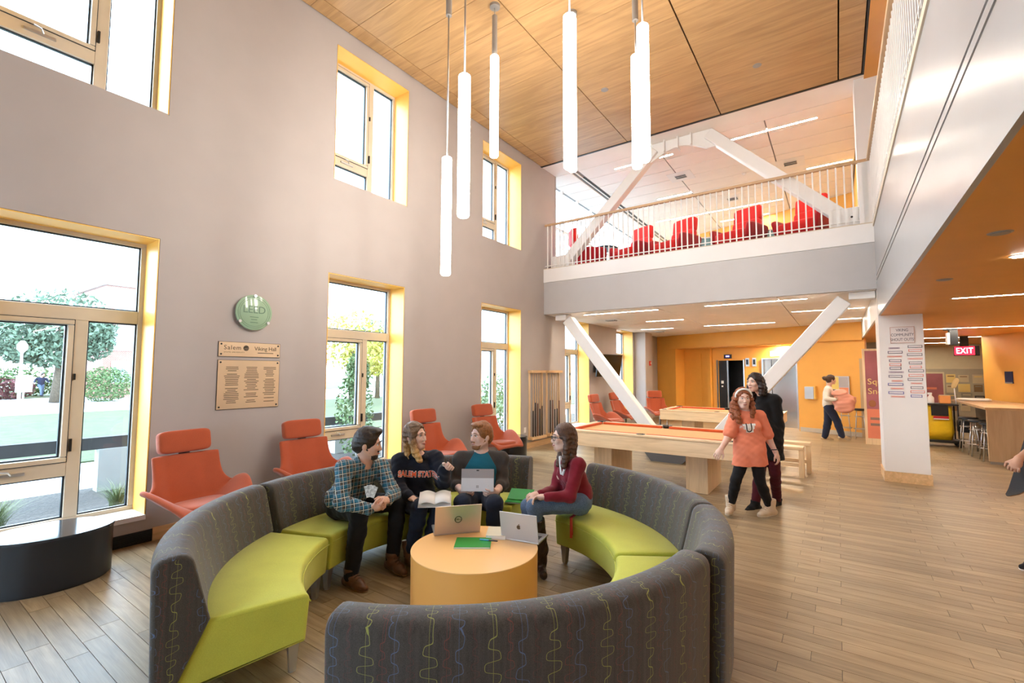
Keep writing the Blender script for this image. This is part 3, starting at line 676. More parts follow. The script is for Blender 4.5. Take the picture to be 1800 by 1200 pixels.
notebook('green notebook lying on the orange table', (-2.245,2.715,TZ), math.radians(35), .262,.20)
t = thing('pen','blue and black pen on the green notebook','pen',(-2.165,2.80,TZ+.0175),math.radians(20)); cyl('barrel', MB().tube([(-.07,0,0),(0.0,0,0)],.005,8), paint('pen_blue',(.02,.35,.65),.3), t); cyl('cap', MB().tube([(0,0,0),(.062,0,0),(.07,0,0)],[.0055,.0055,.002],8), m_black, t)
t = notebook('cream paperback book beside the right laptop', (-2.215,2.965,TZ), math.radians(32), .15,.21,.03, paint('cream_cover',(.72,.66,.50),.5))
# ------------------------------------------------------------------ orange lounge chairs
m_or = fabric('orange_wool', (.41,.082,.030), .12, 260, sheen=.3)
def smooth01(x): x = max(0,min(1,x)); return x*x*(3-2*x)
def lounge_shell():
    nu, nv = 25, 22; mb = MB()
    prof = [(.56,.395),(.50,.425),(.36,.415),(.20,.395),(.06,.39),(-.03,.43),(-.075,.53),(-.11,.65),(-.145,.78),(-.172,.885)]
    def pr(v):
        s = v*(len(prof)-1); i = min(int(s),len(prof)-2); f = s-i; p0 = prof[max(i-1,0)]; p1 = prof[i]; p2 = prof[i+1]; p3 = prof[min(i+2,len(prof)-1)]
        c = lambda k: .5*((2*p1[k])+(-p0[k]+p2[k])*f+(2*p0[k]-5*p1[k]+4*p2[k]-p3[k])*f*f+(-p0[k]+3*p1[k]-3*p2[k]+p3[k])*f**3)
        return c(0), c(1)
    for j in range(nv):
        v = j/(nv-1); x, z = pr(v)
        back = smooth01((v-.45)/.25)
        arm = math.exp(-((v-.40)/.24)**2)
        hw = .30*(1+smooth01((v-.72)/.3)*.02)+.02*arm
        for i in range(nu):
            u = -1+2*i/(nu-1); au = abs(u)
            e = smooth01((au-.52)/.48)
            y = hw*u+math.copysign(1,u)*e*.155*arm
            zz = z+e*(.235*arm)-(e*.04*(1-arm)*(1-back))
            xx = x+e*(.12*back*arm+.04*back)
            mb.v.append((xx,y,zz))
    for j in range(nv-1):
        for i in range(nu-1): mb.f.append((j*nu+i,j*nu+i+1,(j+1)*nu+i+1,(j+1)*nu+i))
    return mb
def rbox(hx,hy,hz,e=.35,n=20):
    """superellipsoid cushion"""
    mb = MB(); sp = lambda a,p: math.copysign(abs(a)**p,a)
    nu, nv = 2*n, n
    for j in range(nv+1):
        b = -PI/2+PI*j/nv
        for i in range(nu):
            a = 2*PI*i/nu; mb.v.append((hx*sp(math.cos(b),e)*sp(math.cos(a),e), hy*sp(math.cos(b),e)*sp(math.sin(a),e), hz*sp(math.sin(b),e)))
    for j in range(nv):
        for i in range(nu): mb.f.append((j*nu+i,j*nu+(i+1)%nu,(j+1)*nu+(i+1)%nu,(j+1)*nu+i))
    return mb
def moved(mb, M):
    mb.v = [tuple(M @ Vector(p)) for p in mb.v]; return mb
def lounge_chair():
    t = thing('lounge_chair','x','chair',(0,0,0),0,'orange lounge chairs along the window wall')
    s = link('shell', lounge_shell().mesh('shell'), m_or, t, True)
    so_ = s.modifiers.new('thick','SOLIDIFY'); so_.thickness = .045; so_.offset = 0
    sb = s.modifiers.new('sub','SUBSURF'); sb.levels = 1; sb.render_levels = 1
    link('seat_cushion', moved(rbox(.25,.24,.045,.45,14), Matrix.Translation((.27,0,.435)) @ Matrix.Rotation(-.07,4,'Y')).mesh('seat_cushion'), m_or, t, True)
    h = link('headrest', moved(rbox(.054,.24,.112,.32,20), Matrix.Translation((-.190,0,1.002)) @ Matrix.Rotation(-.20,4,'Y')).mesh('headrest'), m_or, t, True)
    obj('headrest_strap', MB().beam((-.21,-.0,.98),(-.175,0,.82),.10,.01,(1,0,0)), m_black, t)
    obj('stem', MB().lathe([(.03,.06),(.03,.36),(.09,.39)],(.2,0,0),16), m_chrome, t, True)
    for k in range(4):
        a = PI/4+k*PI/2; obj('foot', MB().tube([(.2,0,.075),(.2+.3*math.cos(a),.3*math.sin(a),.02)],[.018,.012],8), m_chrome, t, True)
    return t
lc0 = lounge_chair()
spots = [(-5.30,2.03,5,'orange lounge chair nearest the camera, right beside the first window'),(-5.30,3.28,-2,'orange lounge chair behind the man in plaid, left of the second window'),(-5.30,5.34,-5,'orange lounge chair behind the woman in the navy hoodie'),(-5.28,6.82,-8,'orange lounge chair behind the bearded man, beside the third window'),(-5.28,11.68,-4,'orange lounge chair under the wall television, nearer one'),(-5.28,13.10,-10,'orange lounge chair under the wall television, farther one'),(-4.78,14.95,-48,'orange lounge chair at the far end by the boxed pillar')]
for k, (x,y,r,lb) in enumerate(spots):
    c = lc0 if k == 0 else copy_tree(lc0)
    c.location = (x,y,0); c.rotation_euler.z = math.radians(r); c['label'] = lb
# ------------------------------------------------------------------ black side tables
m_navy = paint('black_lacquer', (.012,.014,.018), .30, var=.1); m_gloss = paint('black_gloss_top', (.03,.035,.042), .12)
def oval_table(lb, loc, rz, a, b, h):
    t = thing('oval_side_table', lb, 'side table', loc, rz, 'black oval side tables')
    n = 48; el = lambda k, s: [(a*k*math.cos(2*PI*i/n), b*k*math.sin(2*PI*i/n)) for i in range(n)]
    cyl('plinth', MB().prism(el(.95,0),0,.02), m_black, t); cyl('body', MB().prism(el(1,0),.02,h-.022), m_navy, t); cyl('top', MB().prism(el(1.02,0),h-.022,h), m_gloss, t)
oval_table('low black oval side table under the nearest window', (-5.30,1.03,0), math.radians(82), .385,.29,.42)
oval_table('black side table between the fourth orange chair and the cue racks', (-5.35,7.72,0), math.radians(90), .26,.26,.44)
# ------------------------------------------------------------------ wall plaques
m_leed = paint('green_glass', (.30,.44,.30), .12); m_brass = paint('champagne_plate', (.72,.55,.36), .35, .35); m_ink = paint('engraving', (.05,.035,.02), .6)
def wtext(txt, size, y, z, parent, m=None, off=.012, name='lettering', align='CENTER', x=0, sp=1.0, ext=.0006):
    o = text_mesh(txt, size, m or m_ink, name, parent, ext, align, 0, sp); o.rotation_euler = (PI/2,0,PI/2); o.location = (off,y,z); return o
t = thing('glass_plaque','round pale green glass plaque reading LEED on the left wall','plaque',(XW,2.76,2.415))
d = MB().lathe([(.205,.0),(.212,.004),(.212,.012),(.205,.016)],n=64); moved(d, Matrix.Translation((.03,0,0)) @ Matrix.Rotation(PI/2,4,'Y')); cyl('disc', d, m_leed, t)
for r_ in (.185,.165): obj('ring', MB().tube([(.047,r_*math.cos(2*PI*k/64),r_*math.sin(2*PI*k/64)) for k in range(65)],.0018,5,False), paint('green_glass_dark',(.10,.19,.12),.3), t)
md = MATS['green_glass_dark']; wtext('LEED',.125,0,.03,t,md,.0475,sp=.95)
for z_,w_ in ((-.055,.05),(-.085,.035),(-.12,.045)): obj('engraved_line', MB().box(.046,.0472,-w_,w_,z_-.004,z_+.004), md, t)
for a in (90,215,325): obj('standoff', MB().tube([(0,.20*math.cos(math.radians(a)),.20*math.sin(math.radians(a))),(.062,.20*math.cos(math.radians(a)),.20*math.sin(math.radians(a)))],.017,14), m_chrome, t)
def plate(lb, y0,y1,z0,z1):
    t = thing('wall_plaque', lb, 'plaque', (XW,(y0+y1)/2,(z0+z1)/2)); w = (y1-y0)/2; h = (z1-z0)/2
    obj('board', MB().box(0,.010,-w-.004,w+.004,-h-.004,h+.004), m_ink, t); obj('face', MB().box(.010,.012,-w,w,-h,h), m_brass, t)
    for sy in (-1,1):
        for sz in (-1,1): obj('screw', MB().tube([(.0,sy*(w-.025),sz*(h-.025)),(.017,sy*(w-.025),sz*(h-.025))],.010,12), m_black, t)
    return t, w, h
t, w, h = plate('champagne name plaque reading Salem State University and Viking Hall', 2.40,3.105,1.885,2.05)
wtext('Salem',.072,-.205,.018,t,off=.0125,sp=1.15); wtext('STATE UNIVERSITY',.021,-.185,-.035,t,off=.0125,sp=1.3); wtext('Viking Hall',.066,.175,.015,t,off=.0125,sp=.95); obj('text_line', MB().box(.0122,.0127,.08,.27,-.039,-.031), m_ink, t)
em = obj('emblem', MB().tube([(.0125,.0,0),(.0135,.0,0)],.032,24), m_ink, t); em.location = (0,-.055,.018)
obj('emblem_wave', MB().beam((.0139,-.028,-.012),(.0139,.030,.006),.001,.010,(1,0,0)), m_brass, em); obj('emblem_wave', MB().beam((.0139,-.005,-.02),(.0139,.032,-.006),.001,.007,(1,0,0)), m_brass, em)
t, w, h = plate('larger champagne plaque with three columns of fine text', 2.40,3.105,1.28,1.84)
random.seed(3)
for cx_ in (-.20,.02,.235):
    for k in range(21):
        z = .20-.0205*k
        if random.random() < .12: continue
        L = random.uniform(.09,.17)*(.9 if cx_>.2 else 1)
        wd = ''.join(random.choice('aeinorstlmu') for _ in range(0)) 
        obj('text_line', MB().box(.0122,.0127,cx_-L/2,cx_+L/2,z-.0035,z+.0035), m_ink, t)
# ------------------------------------------------------------------ cue racks
m_cue = [wood('cue_maple',(.62,.42,.22),2,2,.1,.3), paint('cue_black',(.012,.012,.014),.25), paint('cue_brown',(.16,.055,.02),.3)]
def rack(lb, y0, y1, seed):
    rnd = random.Random(seed)
    t = thing('cue_rack', lb, 'cue rack', (XW,y0,0), group='wall cue racks'); w = y1-y0
    obj('top_rail', MB().box(0,.11,0,w,1.69,1.75), m_mapley, t, bevel=.004); obj('bottom_rail', MB().box(0,.13,0,w,.19,.25), m_mapley, t, bevel=.004)
    for y in (.02,w-.06): obj('stile', MB().box(0,.03,y,y+.04,.25,1.69), m_maplez, t)
    for k in range(5):
        c = thing('pool_cue','pool cue standing in the %s, %s from the left' % ('first cue rack' if seed == 1 else 'second cue rack', ['first','second','third','fourth','fifth'][k]),'cue',(XW+.075,y0+.11+k*(w-.24)/4,.25),group='pool cues')
        hb = rnd.uniform(.55,.8)
        cyl('butt', MB().tube([(0,0,0),(0,0,hb)],[.016,.012],10), m_cue[1] if (k+seed)%3 else m_cue[2], c); cyl('shaft', MB().tube([(0,0,hb),(0,0,1.42)],[.012,.006],10), m_cue[0], c)
rack('wooden wall cue rack nearer the camera', 8.84,9.47,1); rack('wooden wall cue rack farther along the wall', 9.61,10.28,2)
# ------------------------------------------------------------------ television
t = thing('television','black wall television tilted on an arm between the far windows','television',(-5.33,12.45,1.90)); 
M_ = Matrix.Rotation(math.radians(-16),4,'Z') @ Matrix.Rotation(math.radians(9),4,'Y')
obj('panel', moved(MB().box(-.02,.02,-.52,.52,-.32,.32), M_), m_black, t, bevel=.006); obj('screen', moved(MB().box(.0205,.022,-.50,.50,-.30,.30), M_), paint('tv_screen',(.012,.008,.006),.12), t)
obj('wall_arm', MB().beam((-.385,0,-.1),(0,0,-.1),.06,.06), m_black, t); obj('wall_plate', MB().box(-.395,-.38,-.2,.2,-.2,.1), m_black, t)
t = thing('fire_alarm','red fire alarm strobe on the boxed pillar','alarm',(-5.35,16.0,2.02)); obj('case', MB().box(0,.04,-.06,.06,-.08,.08), paint('alarm_red',(.6,.03,.02),.4), t); obj('strobe', MB().box(.04,.055,-.03,.03,-.02,.03), m_white, t)
for y,z,lb in ((12.3,.42,'white wall socket near the chairs under the television'),(8.72,.42,'white wall socket beside the third window')):
    t = thing('wall_socket', lb, 'socket', (XW,y,z)); obj('plate', MB().box(0,.008,-.04,.04,-.06,.06), m_white, t); obj('outlet', MB().box(.008,.010,-.015,.015,-.035,.035), m_offwhite, t)
# ------------------------------------------------------------------ pool tables
m_felt = fabric('orange_felt', (.80,.42,.16), .05, 400, sheen=.1); m_cush = fabric('red_orange_cushion', (.62,.10,.025), .08, 400, sheen=.1)
def pool_table():
    t = thing('pool_table','x','pool table',(0,0,0),0,'pool tables'); Lx, Ly = 1.30, .72; H = .80
    mb = MB(); mb.box(-Lx,Lx,-Ly,-Ly+.03,.56,H-.03).box(-Lx,Lx,Ly-.03,Ly,.56,H-.03).box(-Lx,-Lx+.03,-Ly+.03,Ly-.03,.56,H-.03).box(Lx-.03,Lx,-Ly+.03,Ly-.03,.56,H-.03)
    obj('apron', mb, m_maple, t, bevel=.004); obj('apron_floor', MB().box(-Lx+.03,Lx-.03,-Ly+.03,Ly-.03,.58,.62), m_maple, t)
    rw = .115
    for x0,x1,y0,y1 in ((-Lx-.012,Lx+.012,-Ly-.012,-Ly+rw),(-Lx-.012,Lx+.012,Ly-rw,Ly+.012),(-Lx-.012,-Lx+rw,-Ly+rw,Ly-rw),(Lx-rw,Lx+.012,-Ly+rw,Ly-rw)):
        obj('rail', MB().box(x0,x1,y0,y1,H-.03,H), m_maple, t, bevel=.008)
    obj('bed', MB().box(-Lx+rw,Lx-rw,-Ly+rw,Ly-rw,H-.06,H-.035), m_felt, t)
    c = .05
    for x0,x1,y0,y1 in ((-Lx+rw+.06,-.06,-Ly+rw,-Ly+rw+c),(.06,Lx-rw-.06,-Ly+rw,-Ly+rw+c),(-Lx+rw+.06,-.06,Ly-rw-c,Ly-rw),(.06,Lx-rw-.06,Ly-rw-c,Ly-rw),(-Lx+rw,-Lx+rw+c,-Ly+rw+.06,Ly-rw-.06),(Lx-rw-c,Lx-rw,-Ly+rw+.06,Ly-rw-.06)):
        obj('cushion', MB().box(x0,x1,y0,y1,H-.035,H+.004), m_cush, t, bevel=.01)
    for x in (-Lx+.09,0,Lx-.09):
        for y in (-Ly+.085,Ly-.085):
            p = obj('pocket', MB().lathe([(.055,-.06),(.062,.0),(.066,.006),(.045,.006),(.044,-.05)],(x,y,H),20), m_black, t, True)
            if y > 0: obj('pocket_iron', MB().box(x-.075,x+.075,y+.03,y+.085,H-.01,H+.012), m_black, p, bevel=.006)
    for x in (-.72,.72): obj('leg', MB().box(x-.15,x+.15,-.38,.52,0,.56), m_maplez, t, bevel=.004)
    return t
pt = pool_table(); pt.location = (-2.42,7.42,0); pt['label'] = 'maple pool table with orange cloth, the nearer of the two'
p2 = copy_tree(pt); p2.location = (-2.33,12.28,0); p2['label'] = 'maple pool table with orange cloth, the farther of the two'
cr = thing('pool_chalk_bridge','thin chrome rod leg under the corner of the farther pool table','rod',(-3.48,11.66,0)); obj('rod', MB().tube([(0,0,0),(0,0,.55)],.014,10), m_chrome, cr, True); cyl('foot_pad', MB().lathe([(.03,0),(.03,.012)],n=14), m_black, cr)
# benches beside the near pool table
def bench(lb, x0, x1, y0, y1, h):
    t = thing('bench', lb, 'bench', (x0,y0,0), group='maple benches'); L = x1-x0; w = y1-y0
    obj('seat', MB().box(0,L,0,w,h-.05,h), m_maple, t, bevel=.004); obj('leg', MB().box(L-.07,L,0.02,w-.02,0,h-.05), m_maplez, t, bevel=.003); obj('leg', MB().box(0,.07,0.02,w-.02,0,h-.05), m_maplez, t, bevel=.003)
    obj('stretcher', MB().box(.07,L-.07,w/2-.015,w/2+.015,.16,.22), m_maple, t)
bench('low maple bench behind the walking women, front one', -1.9,-.50,8.98,9.24,.50)
bench('low maple bench behind the walking women, rear one', -1.55,-.42,9.44,9.68,.52)
# ------------------------------------------------------------------ right side: bar, stools, cart, posters
m_bar = wood('bar_laminate', (.52,.36,.20), 2, 1.0, .10, .5); m_bart = wood('bar_top', (.56,.37,.19), 1, 1.0, .10, .35)
t = thing('bar_counter','long wood bar counter along the orange wall at right','counter',(2.30,12.50,0))
obj('end_panel', MB().box(0,.95,0,.06,.05,1.02), m_bar, t); obj('toe_kick', MB().box(.02,.94,.01,.05,0,.05), m_sleeve, t); obj('body', MB().box(.42,.62,.06,3.3,0,1.02), paint('bar_dark_panel',(.16,.11,.07),.6), t)
obj('top', MB().prism([(-.02,-.02),(1.35,-.02),(.80,3.45),(.02,3.45)],1.02,1.065), m_bart, t)
def stool():
    t = thing('bar_stool','x','stool',(0,0,0),0,'bar stools under the counter')
    cyl('seat', MB().lathe([(.15,.70),(.165,.71),(.165,.74),(.15,.75)],n=24), m_black, t)
    for k in range(4):
        a = PI/4+k*PI/2; obj('leg', MB().tube([(.12*math.cos(a),.12*math.sin(a),.70),(.21*math.cos(a),.21*math.sin(a),0)],.011,8), m_chrome, t, True)
    for z, r in ((.25,.178),(.55,.14)): obj('foot_ring', MB().tube([(r*math.cos(2*PI*k/24),r*math.sin(2*PI*k/24),z) for k in range(25)],.008,6,False), m_chrome, t, True)
    return t
s0 = stool()
for k, (x,y,lb) in enumerate([(2.42,12.95,'chrome bar stool at the near end of the counter'),(2.36,13.55,'second chrome bar stool from the near end of the counter'),(2.32,14.2,'third chrome bar stool from the near end of the counter')]):
    s = s0 if k == 0 else copy_tree(s0); s.location = (x,y,0); s['label'] = lb
for x,y in ((.25,14.70),): pass
# second pair of chrome stools/tall table by the notice board
for x,y,lb in ((.12,15.35,'tall chrome stool behind the woman carrying the pink bag, left one'),(.44,15.2,'tall chrome stool behind the woman carrying the pink bag, right one')):
    s = copy_tree(s0); s.location = (x,y,0); s.scale = (.8,.8,1.05); s['label'] = lb; s['group'] = 'tall stools by the notice board'
# cleaning cart
t = thing('cleaning_cart','janitor cart with yellow bag and black shelf beyond the column','cart',(1.92,14.95,0))
m_yb = paint('yellow_vinyl',(.86,.55,.02),.35,var=.08,bump=.5,bs=9,bd=.03)
obj('base', MB().box(-.32,.40,-.25,.25,.10,.16), m_black, t, bevel=.01)
bag = MB(); vs = []
for z, w, d in ((.16,.25,.17),(.35,.29,.20),(.7,.27,.20),(.93,.26,.20)):
    for k in range(20): a = 2*PI*k/20; c_, s_ = math.cos(a), math.sin(a); vs.append((-.02+w*math.copysign(abs(c_)**.5,c_), d*math.copysign(abs(s_)**.5,s_), z))
bag.add(vs, [(j*20+k, j*20+(k+1)%20, (j+1)*20+(k+1)%20, (j+1)*20+k) for j in range(3) for k in range(20)]+[tuple(range(20))]); obj('yellow_bag', bag, m_yb, t, True)
obj('shelf', MB().box(-.32,.34,-.24,.24,.96,1.0), m_black, t, bevel=.01); obj('black_flap', MB().box(-.14,.16,-.232,-.205,.72,.96), m_black, t); obj('red_label', MB().box(-.11,.16,-.236,-.232,.66,.71), paint('red_label',(.55,.02,.03),.4), t); obj('white_label', MB().box(-.11,.16,-.236,-.232,.635,.655), m_white, t)
for x,y in ((-.3,-.23),(.32,-.23),(-.3,.23),(.32,.23)): obj('post', MB().tube([(x,y,.16),(x,y,.96)],.015,8), m_black, t, True); 
for x,y in ((-.26,-.2),(.34,-.2),(-.26,.2),(.34,.2)): obj('wheel', MB().tube([(x,y-.02,.05),(x,y+.02,.05)],.05,16), m_black, t)
obj('bucket', MB().box(.34,.52,-.15,.15,.35,.62), m_black, t, bevel=.02)
bt = thing('spray_bottle','white spray bottle standing on the cleaning cart','bottle',(1.80,14.9,1.0)); obj('bottle_body', MB().lathe([(.06,0),(.065,.02),(.065,.13),(.03,.18),(.022,.2)],n=18), m_white, bt, True); obj('trigger', MB().box(-.05,.03,-.015,.015,.2,.25), m_white, bt, bevel=.006)
bt = thing('cleaning_box','orange box of wipes on the cleaning cart','box',(2.05,14.92,1.0)); obj('carton', MB().box(-.10,.10,-.08,.08,0,.19), paint('orange_box',(.8,.33,.09),.5), bt, bevel=.02); obj('lid', MB().box(-.09,.09,-.07,.07,.19,.20), m_cream, bt)
bt = thing('red_bag','red bag on the back of the cleaning cart','bag',(1.66,15.12,1.0)); link('sack', moved(rbox(.11,.08,.14,.6,12),Matrix.Translation((0,0,.14))).mesh('sack'), paint('red_cloth',(.55,.05,.02),.7), bt, True)
bt = thing('duster','yellow feather duster standing up from the cart','duster',(2.26,15.0,.95)); obj('handle', MB().tube([(0,0,0),(-.02,0,.45)],.012,8), m_white, bt, True); link('duster_head', moved(rbox(.05,.05,.13,.8,12), Matrix.Translation((-.0,0,.53)) @ Matrix.Rotation(.35,4,'Y')).mesh('duster_head'), paint('duster_yellow',(.75,.60,.30),.9,bump=.8,bs=60,bd=.01), bt, True)
# paper roll on bar
bt = thing('folded_cloth','white folded cloth lying on the far end of the bar','cloth',(2.62,15.35,1.065)); link('fold', moved(rbox(.30,.16,.03,.5,12),Matrix.Translation((0,0,.03))).mesh('fold'), m_paper, bt, True)
# exit sign and camera
m_exit = glow('exit_red',(1.0,.02,.05),.9)
t = thing('exit_sign','red illuminated EXIT sign hanging in the back hall','sign',(2.62,16.0,2.28)); obj('stem', MB().box(-.08,.08,-.02,.02,.12,.365), m_black, t); obj('case', MB().box(-.20,.27,-.03,.03,-.13,.12), m_black, t, bevel=.006); obj('face', MB().box(-.19,.18,-.034,-.030,-.11,.10), m_exit, t)
o = text_mesh('EXIT',.175,glow('exit_letters',(1,.85,.88),2.2),'lettering',t,.001,sp=1.05); o.rotation_euler = (PI/2,0,0); o.location = (-.005,-.036,-.01); o.scale = (.85,1.15,1)
t = thing('projector_box','black device hanging from the orange soffit left of the exit sign','camera',(1.98,13.3,2.3)); obj('ceiling_plate', MB().box(-.10,.10,-.10,.10,.32,.345), m_black, t); obj('body', MB().box(-.03,.10,-.1,.1,0,.32), m_black, t, bevel=.01); obj('side_panel', MB().box(-.07,-.03,-.1,.1,.02,.26), paint('speckled_panel',(.45,.38,.33),.6,var=.5,vs=60), t)
# posters in the hall
m_mauve = paint('mauve_poster',(.36,.11,.12),.6,var=.2,vs=2.); m_coral = paint('coral_poster',(.75,.22,.12),.6); m_yel = paint('poster_yellow',(.8,.6,.2),.6)
t = thing('poster_stand','tall mauve poster in a pale frame half hidden behind the column','poster',(.52,14.2,.0))
t.rotation_euler.z = 0
obj('frame', MB().box(-.02,.72,0,.03,.0,2.30), m_maplez, t); obj('print', MB().box(.03,.67,-.004,0,.85,2.25), m_mauve, t); obj('print_lower', MB().box(.03,.67,-.004,0,.15,.85), m_coral, t)
for txt,z,s in (('Squash',1.50,.20),('Snow',1.27,.20)):
    o = text_mesh(txt,s,m_yel,'lettering',t,.001,'LEFT'); o.rotation_euler = (PI/2,0,0); o.location = (.06,-.006,z)
for z_ in (.62,.48): obj('text_line', MB().box(.09,.5,-.006,-.004,z_-.03,z_+.03), paint('poster_dark',(.25,.16,.12),.6), t)
link('gourd', moved(rbox(.07,.01,.08,.9,10),Matrix.Translation((.14,-.006,.98))).mesh('gourd'), paint('gourd_brown',(.35,.12,.04),.6), t, True); link('gourd', moved(rbox(.05,.01,.13,.9,10),Matrix.Translation((.36,-.006,1.0))).mesh('gourd'), paint('gourd_blue',(.08,.10,.18),.6), t, True)
t = thing('poster','mauve framed poster on the tiled end wall behind the cart','poster',(2.45,20.58,1.3)); obj('frame', MB().box(-.40,.40,-.03,0,-.6,.45), m_cream, t); obj('print', MB().box(-.36,.36,-.036,-.03,-.56,.40), m_mauve, t); obj('caption', MB().box(-.25,.2,-.038,-.036,-.12,-.05), m_coral, t)
random.seed(11)
pcs = [paint('flyer_dark',(.06,.055,.06),.6),paint('flyer_cream',(.6,.5,.3),.6),paint('flyer_grey',(.3,.27,.2),.6),m_yel,paint('flyer_brown',(.25,.15,.07),.6)]
nf = 0
for r in range(4):
    for c in range(6):
        x = 3.0+c*.33+random.uniform(-.03,.03); z = .62+r*.31+random.uniform(-.03,.03)
        if r == 3 and c > 4: continue
        w_ = random.uniform(.09,.14); h_ = random.uniform(.10,.14); mm = random.choice(pcs)
        t = thing('flyer','flyer pinned to the tiled end wall, row %s, column %s from the poster' % (['four','three','two','one'][r]+' from top',['one','two','three','four','five','six'][c]),'flyer',(x,20.585,z),group='flyers on the tiled end wall'); obj('sheet', MB().box(-w_,w_,-.012,0,-h_,h_), mm, t)
        obj('heading', MB().box(-w_*.7,w_*.7,-.014,-.012,h_*.4,h_*.65), random.choice(pcs), t)
t = thing('wall_sign','small dark blue room sign on the orange wall behind the bar','sign',(3.27,15.5,1.62),math.radians(-69)); obj('plate', MB().box(-.11,.11,-.02,0,-.14,.14), paint('navy_sign',(.03,.035,.1),.4), t); obj('edge_strip', MB().box(-.11,.11,-.022,-.02,-.14,-.11), m_alu, t)
# notices on the column
t = thing('notice','paper notice reading Viking Community Shout Outs on the white column','notice',(.86,9.57,2.32)); m_nt = paint('notice_paper',(.74,.70,.70),.7)
obj('sheet', MB().box(-.15,.15,-.004,0,-.13,.13), m_nt, t); m_ink2 = paint('marker_ink',(.05,.05,.09),.6); m_conf = paint('confetti',(.55,.35,.3),.6)
for txt,z in (('VIKING',.075),('COMMUNITY',.0),('SHOUT OUTS!',-.075)):
    o = text_mesh(txt,.062,m_ink2,'lettering',t,.0005,sp=.95); o.rotation_euler = (PI/2,0,0); o.location = (0,-.0055,z); o.scale = (.78,1,1)
for a,b,c,d in ((-.15,.15,.122,.13),(-.15,.15,-.13,-.122),(-.15,-.142,-.13,.13),(.142,.15,-.13,.13)): obj('border', MB().box(a,b,-.006,-.004,c,d), m_conf, t)
cb = {'n':paint('strip_navy',(.05,.05,.12),.6),'r':paint('strip_red',(.75,.18,.12),.6),'p':paint('strip_pink',(.72,.48,.44),.6),'b':paint('strip_blue',(.06,.08,.35),.6),'l':paint('strip_lilac',(.55,.46,.52),.6),'k':paint('strip_slate',(.10,.11,.14),.6)}
Lc = 'lnpnrnlnpbpbp'; Rc = 'krkpkrkrkpkrb'
cn = {'n':'navy-edged','r':'red-edged','p':'pale pink','b':'blue-edged','l':'lilac','k':'slate-edged'}
od = ['first','second','third','fourth','fifth','sixth','seventh','eighth','ninth','tenth','eleventh','twelfth','thirteenth']
for side, cs, x0 in (('left',Lc,.76),('right',Rc,1.0)):
    for k, c in enumerate(cs):
        z = 2.11-k*.064+random.uniform(-.006,.006)-(0 if side=='left' else -.02); w_ = random.uniform(.068,.095); h_ = .020 if c in 'nrbk' else .014
        t = thing('name_strip','%s name strip on the white column, %s from the top of the %s row' % (cn[c],od[k],side),'name strip',(x0+random.uniform(-.012,.012),9.574,z),group='name strips on the column')
        obj('border', MB().box(-w_,w_,-.003,0,-h_,h_), cb[c], t)
        if c in 'nrbk': obj('paper_strip', MB().box(-w_+.008,w_-.008,-.005,-.003,-h_+.007,h_-.007), paint('strip_paper',(.72,.68,.70),.7), t)
        else: obj('writing', MB().box(-w_*.8,w_*.8,-.004,-.003,-.003,.003), cb['r'] if c == 'p' else cb['n'], t)
# steel box and notice board on the far orange wall
def on_far(X, z, off): p = fp(X,-off); return (p.x,p.y,z)
ang_far = math.atan2(fe.y,fe.x)
t = thing('steel_wall_box','steel hand dryer box on the orange wall left of the woman with the pink bag','wall box',on_far(-.62,1.14,.0),ang_far); obj('case', MB().box(-.15,.13,-.12,0,-.19,.19), m_yellow, t, bevel=.01); obj('front', MB().box(-.15,.09,-.135,-.12,-.18,.17), m_alu, t)
t = thing('notice_board','framed notice board behind the woman with the pink bag','board',on_far(.0,1.28,.03),ang_far); obj('frame', MB().box(-.27,.29,-.03,0,-.36,.34), m_alu, t)
for a,b,c,d,mm in ((-.25,.04,-.02,.32,paint('board_yellow',(.85,.62,.16),.6)),(.05,.27,.04,.32,paint('board_grey',(.42,.38,.37),.6)),(.05,.27,-.34,.03,paint('board_coral',(.78,.26,.12),.6)),(-.25,.04,-.12,-.03,m_black),(-.25,.04,-.34,-.13,paint('board_green',(.45,.55,.10),.6))): obj('panel', MB().box(a,b,-.036,-.03,c,d), mm, t)
awall('door_frame', (.50,15.62), (.62,15.58), 0, 2.1, .12, m_bar)
# ------------------------------------------------------------------ upper lounge furniture
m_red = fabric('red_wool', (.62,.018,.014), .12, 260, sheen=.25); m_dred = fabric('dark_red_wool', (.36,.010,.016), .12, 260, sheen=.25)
def red_chair():
    t = thing('red_armchair','x','chair',(0,0,0),0,'red armchairs of the upper lounge')
    link('seat', moved(rbox(.33,.33,.11,.3,16),Matrix.Translation((.05,0,.36))).mesh('seat'), m_red, t, True)
    link('lower_back', moved(rbox(.07,.29,.20,.3,16),Matrix.Translation((-.27,0,.58)) @ Matrix.Rotation(-.14,4,'Y')).mesh('lower_back'), m_red, t, True)
    link('upper_back', moved(rbox(.065,.28,.17,.28,16),Matrix.Translation((-.335,0,.90)) @ Matrix.Rotation(-.14,4,'Y')).mesh('upper_back'), m_red, t, True)
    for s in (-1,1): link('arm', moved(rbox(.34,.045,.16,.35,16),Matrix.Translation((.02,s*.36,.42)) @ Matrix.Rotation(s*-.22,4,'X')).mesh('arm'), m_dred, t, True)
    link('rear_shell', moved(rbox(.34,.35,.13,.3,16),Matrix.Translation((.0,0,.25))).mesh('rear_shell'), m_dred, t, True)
    cyl('stem', MB().lathe([(.25,0),(.25,.02),(.03,.03),(.03,.2)],n=20), m_chrome, t)
    return t
r0 = red_chair()
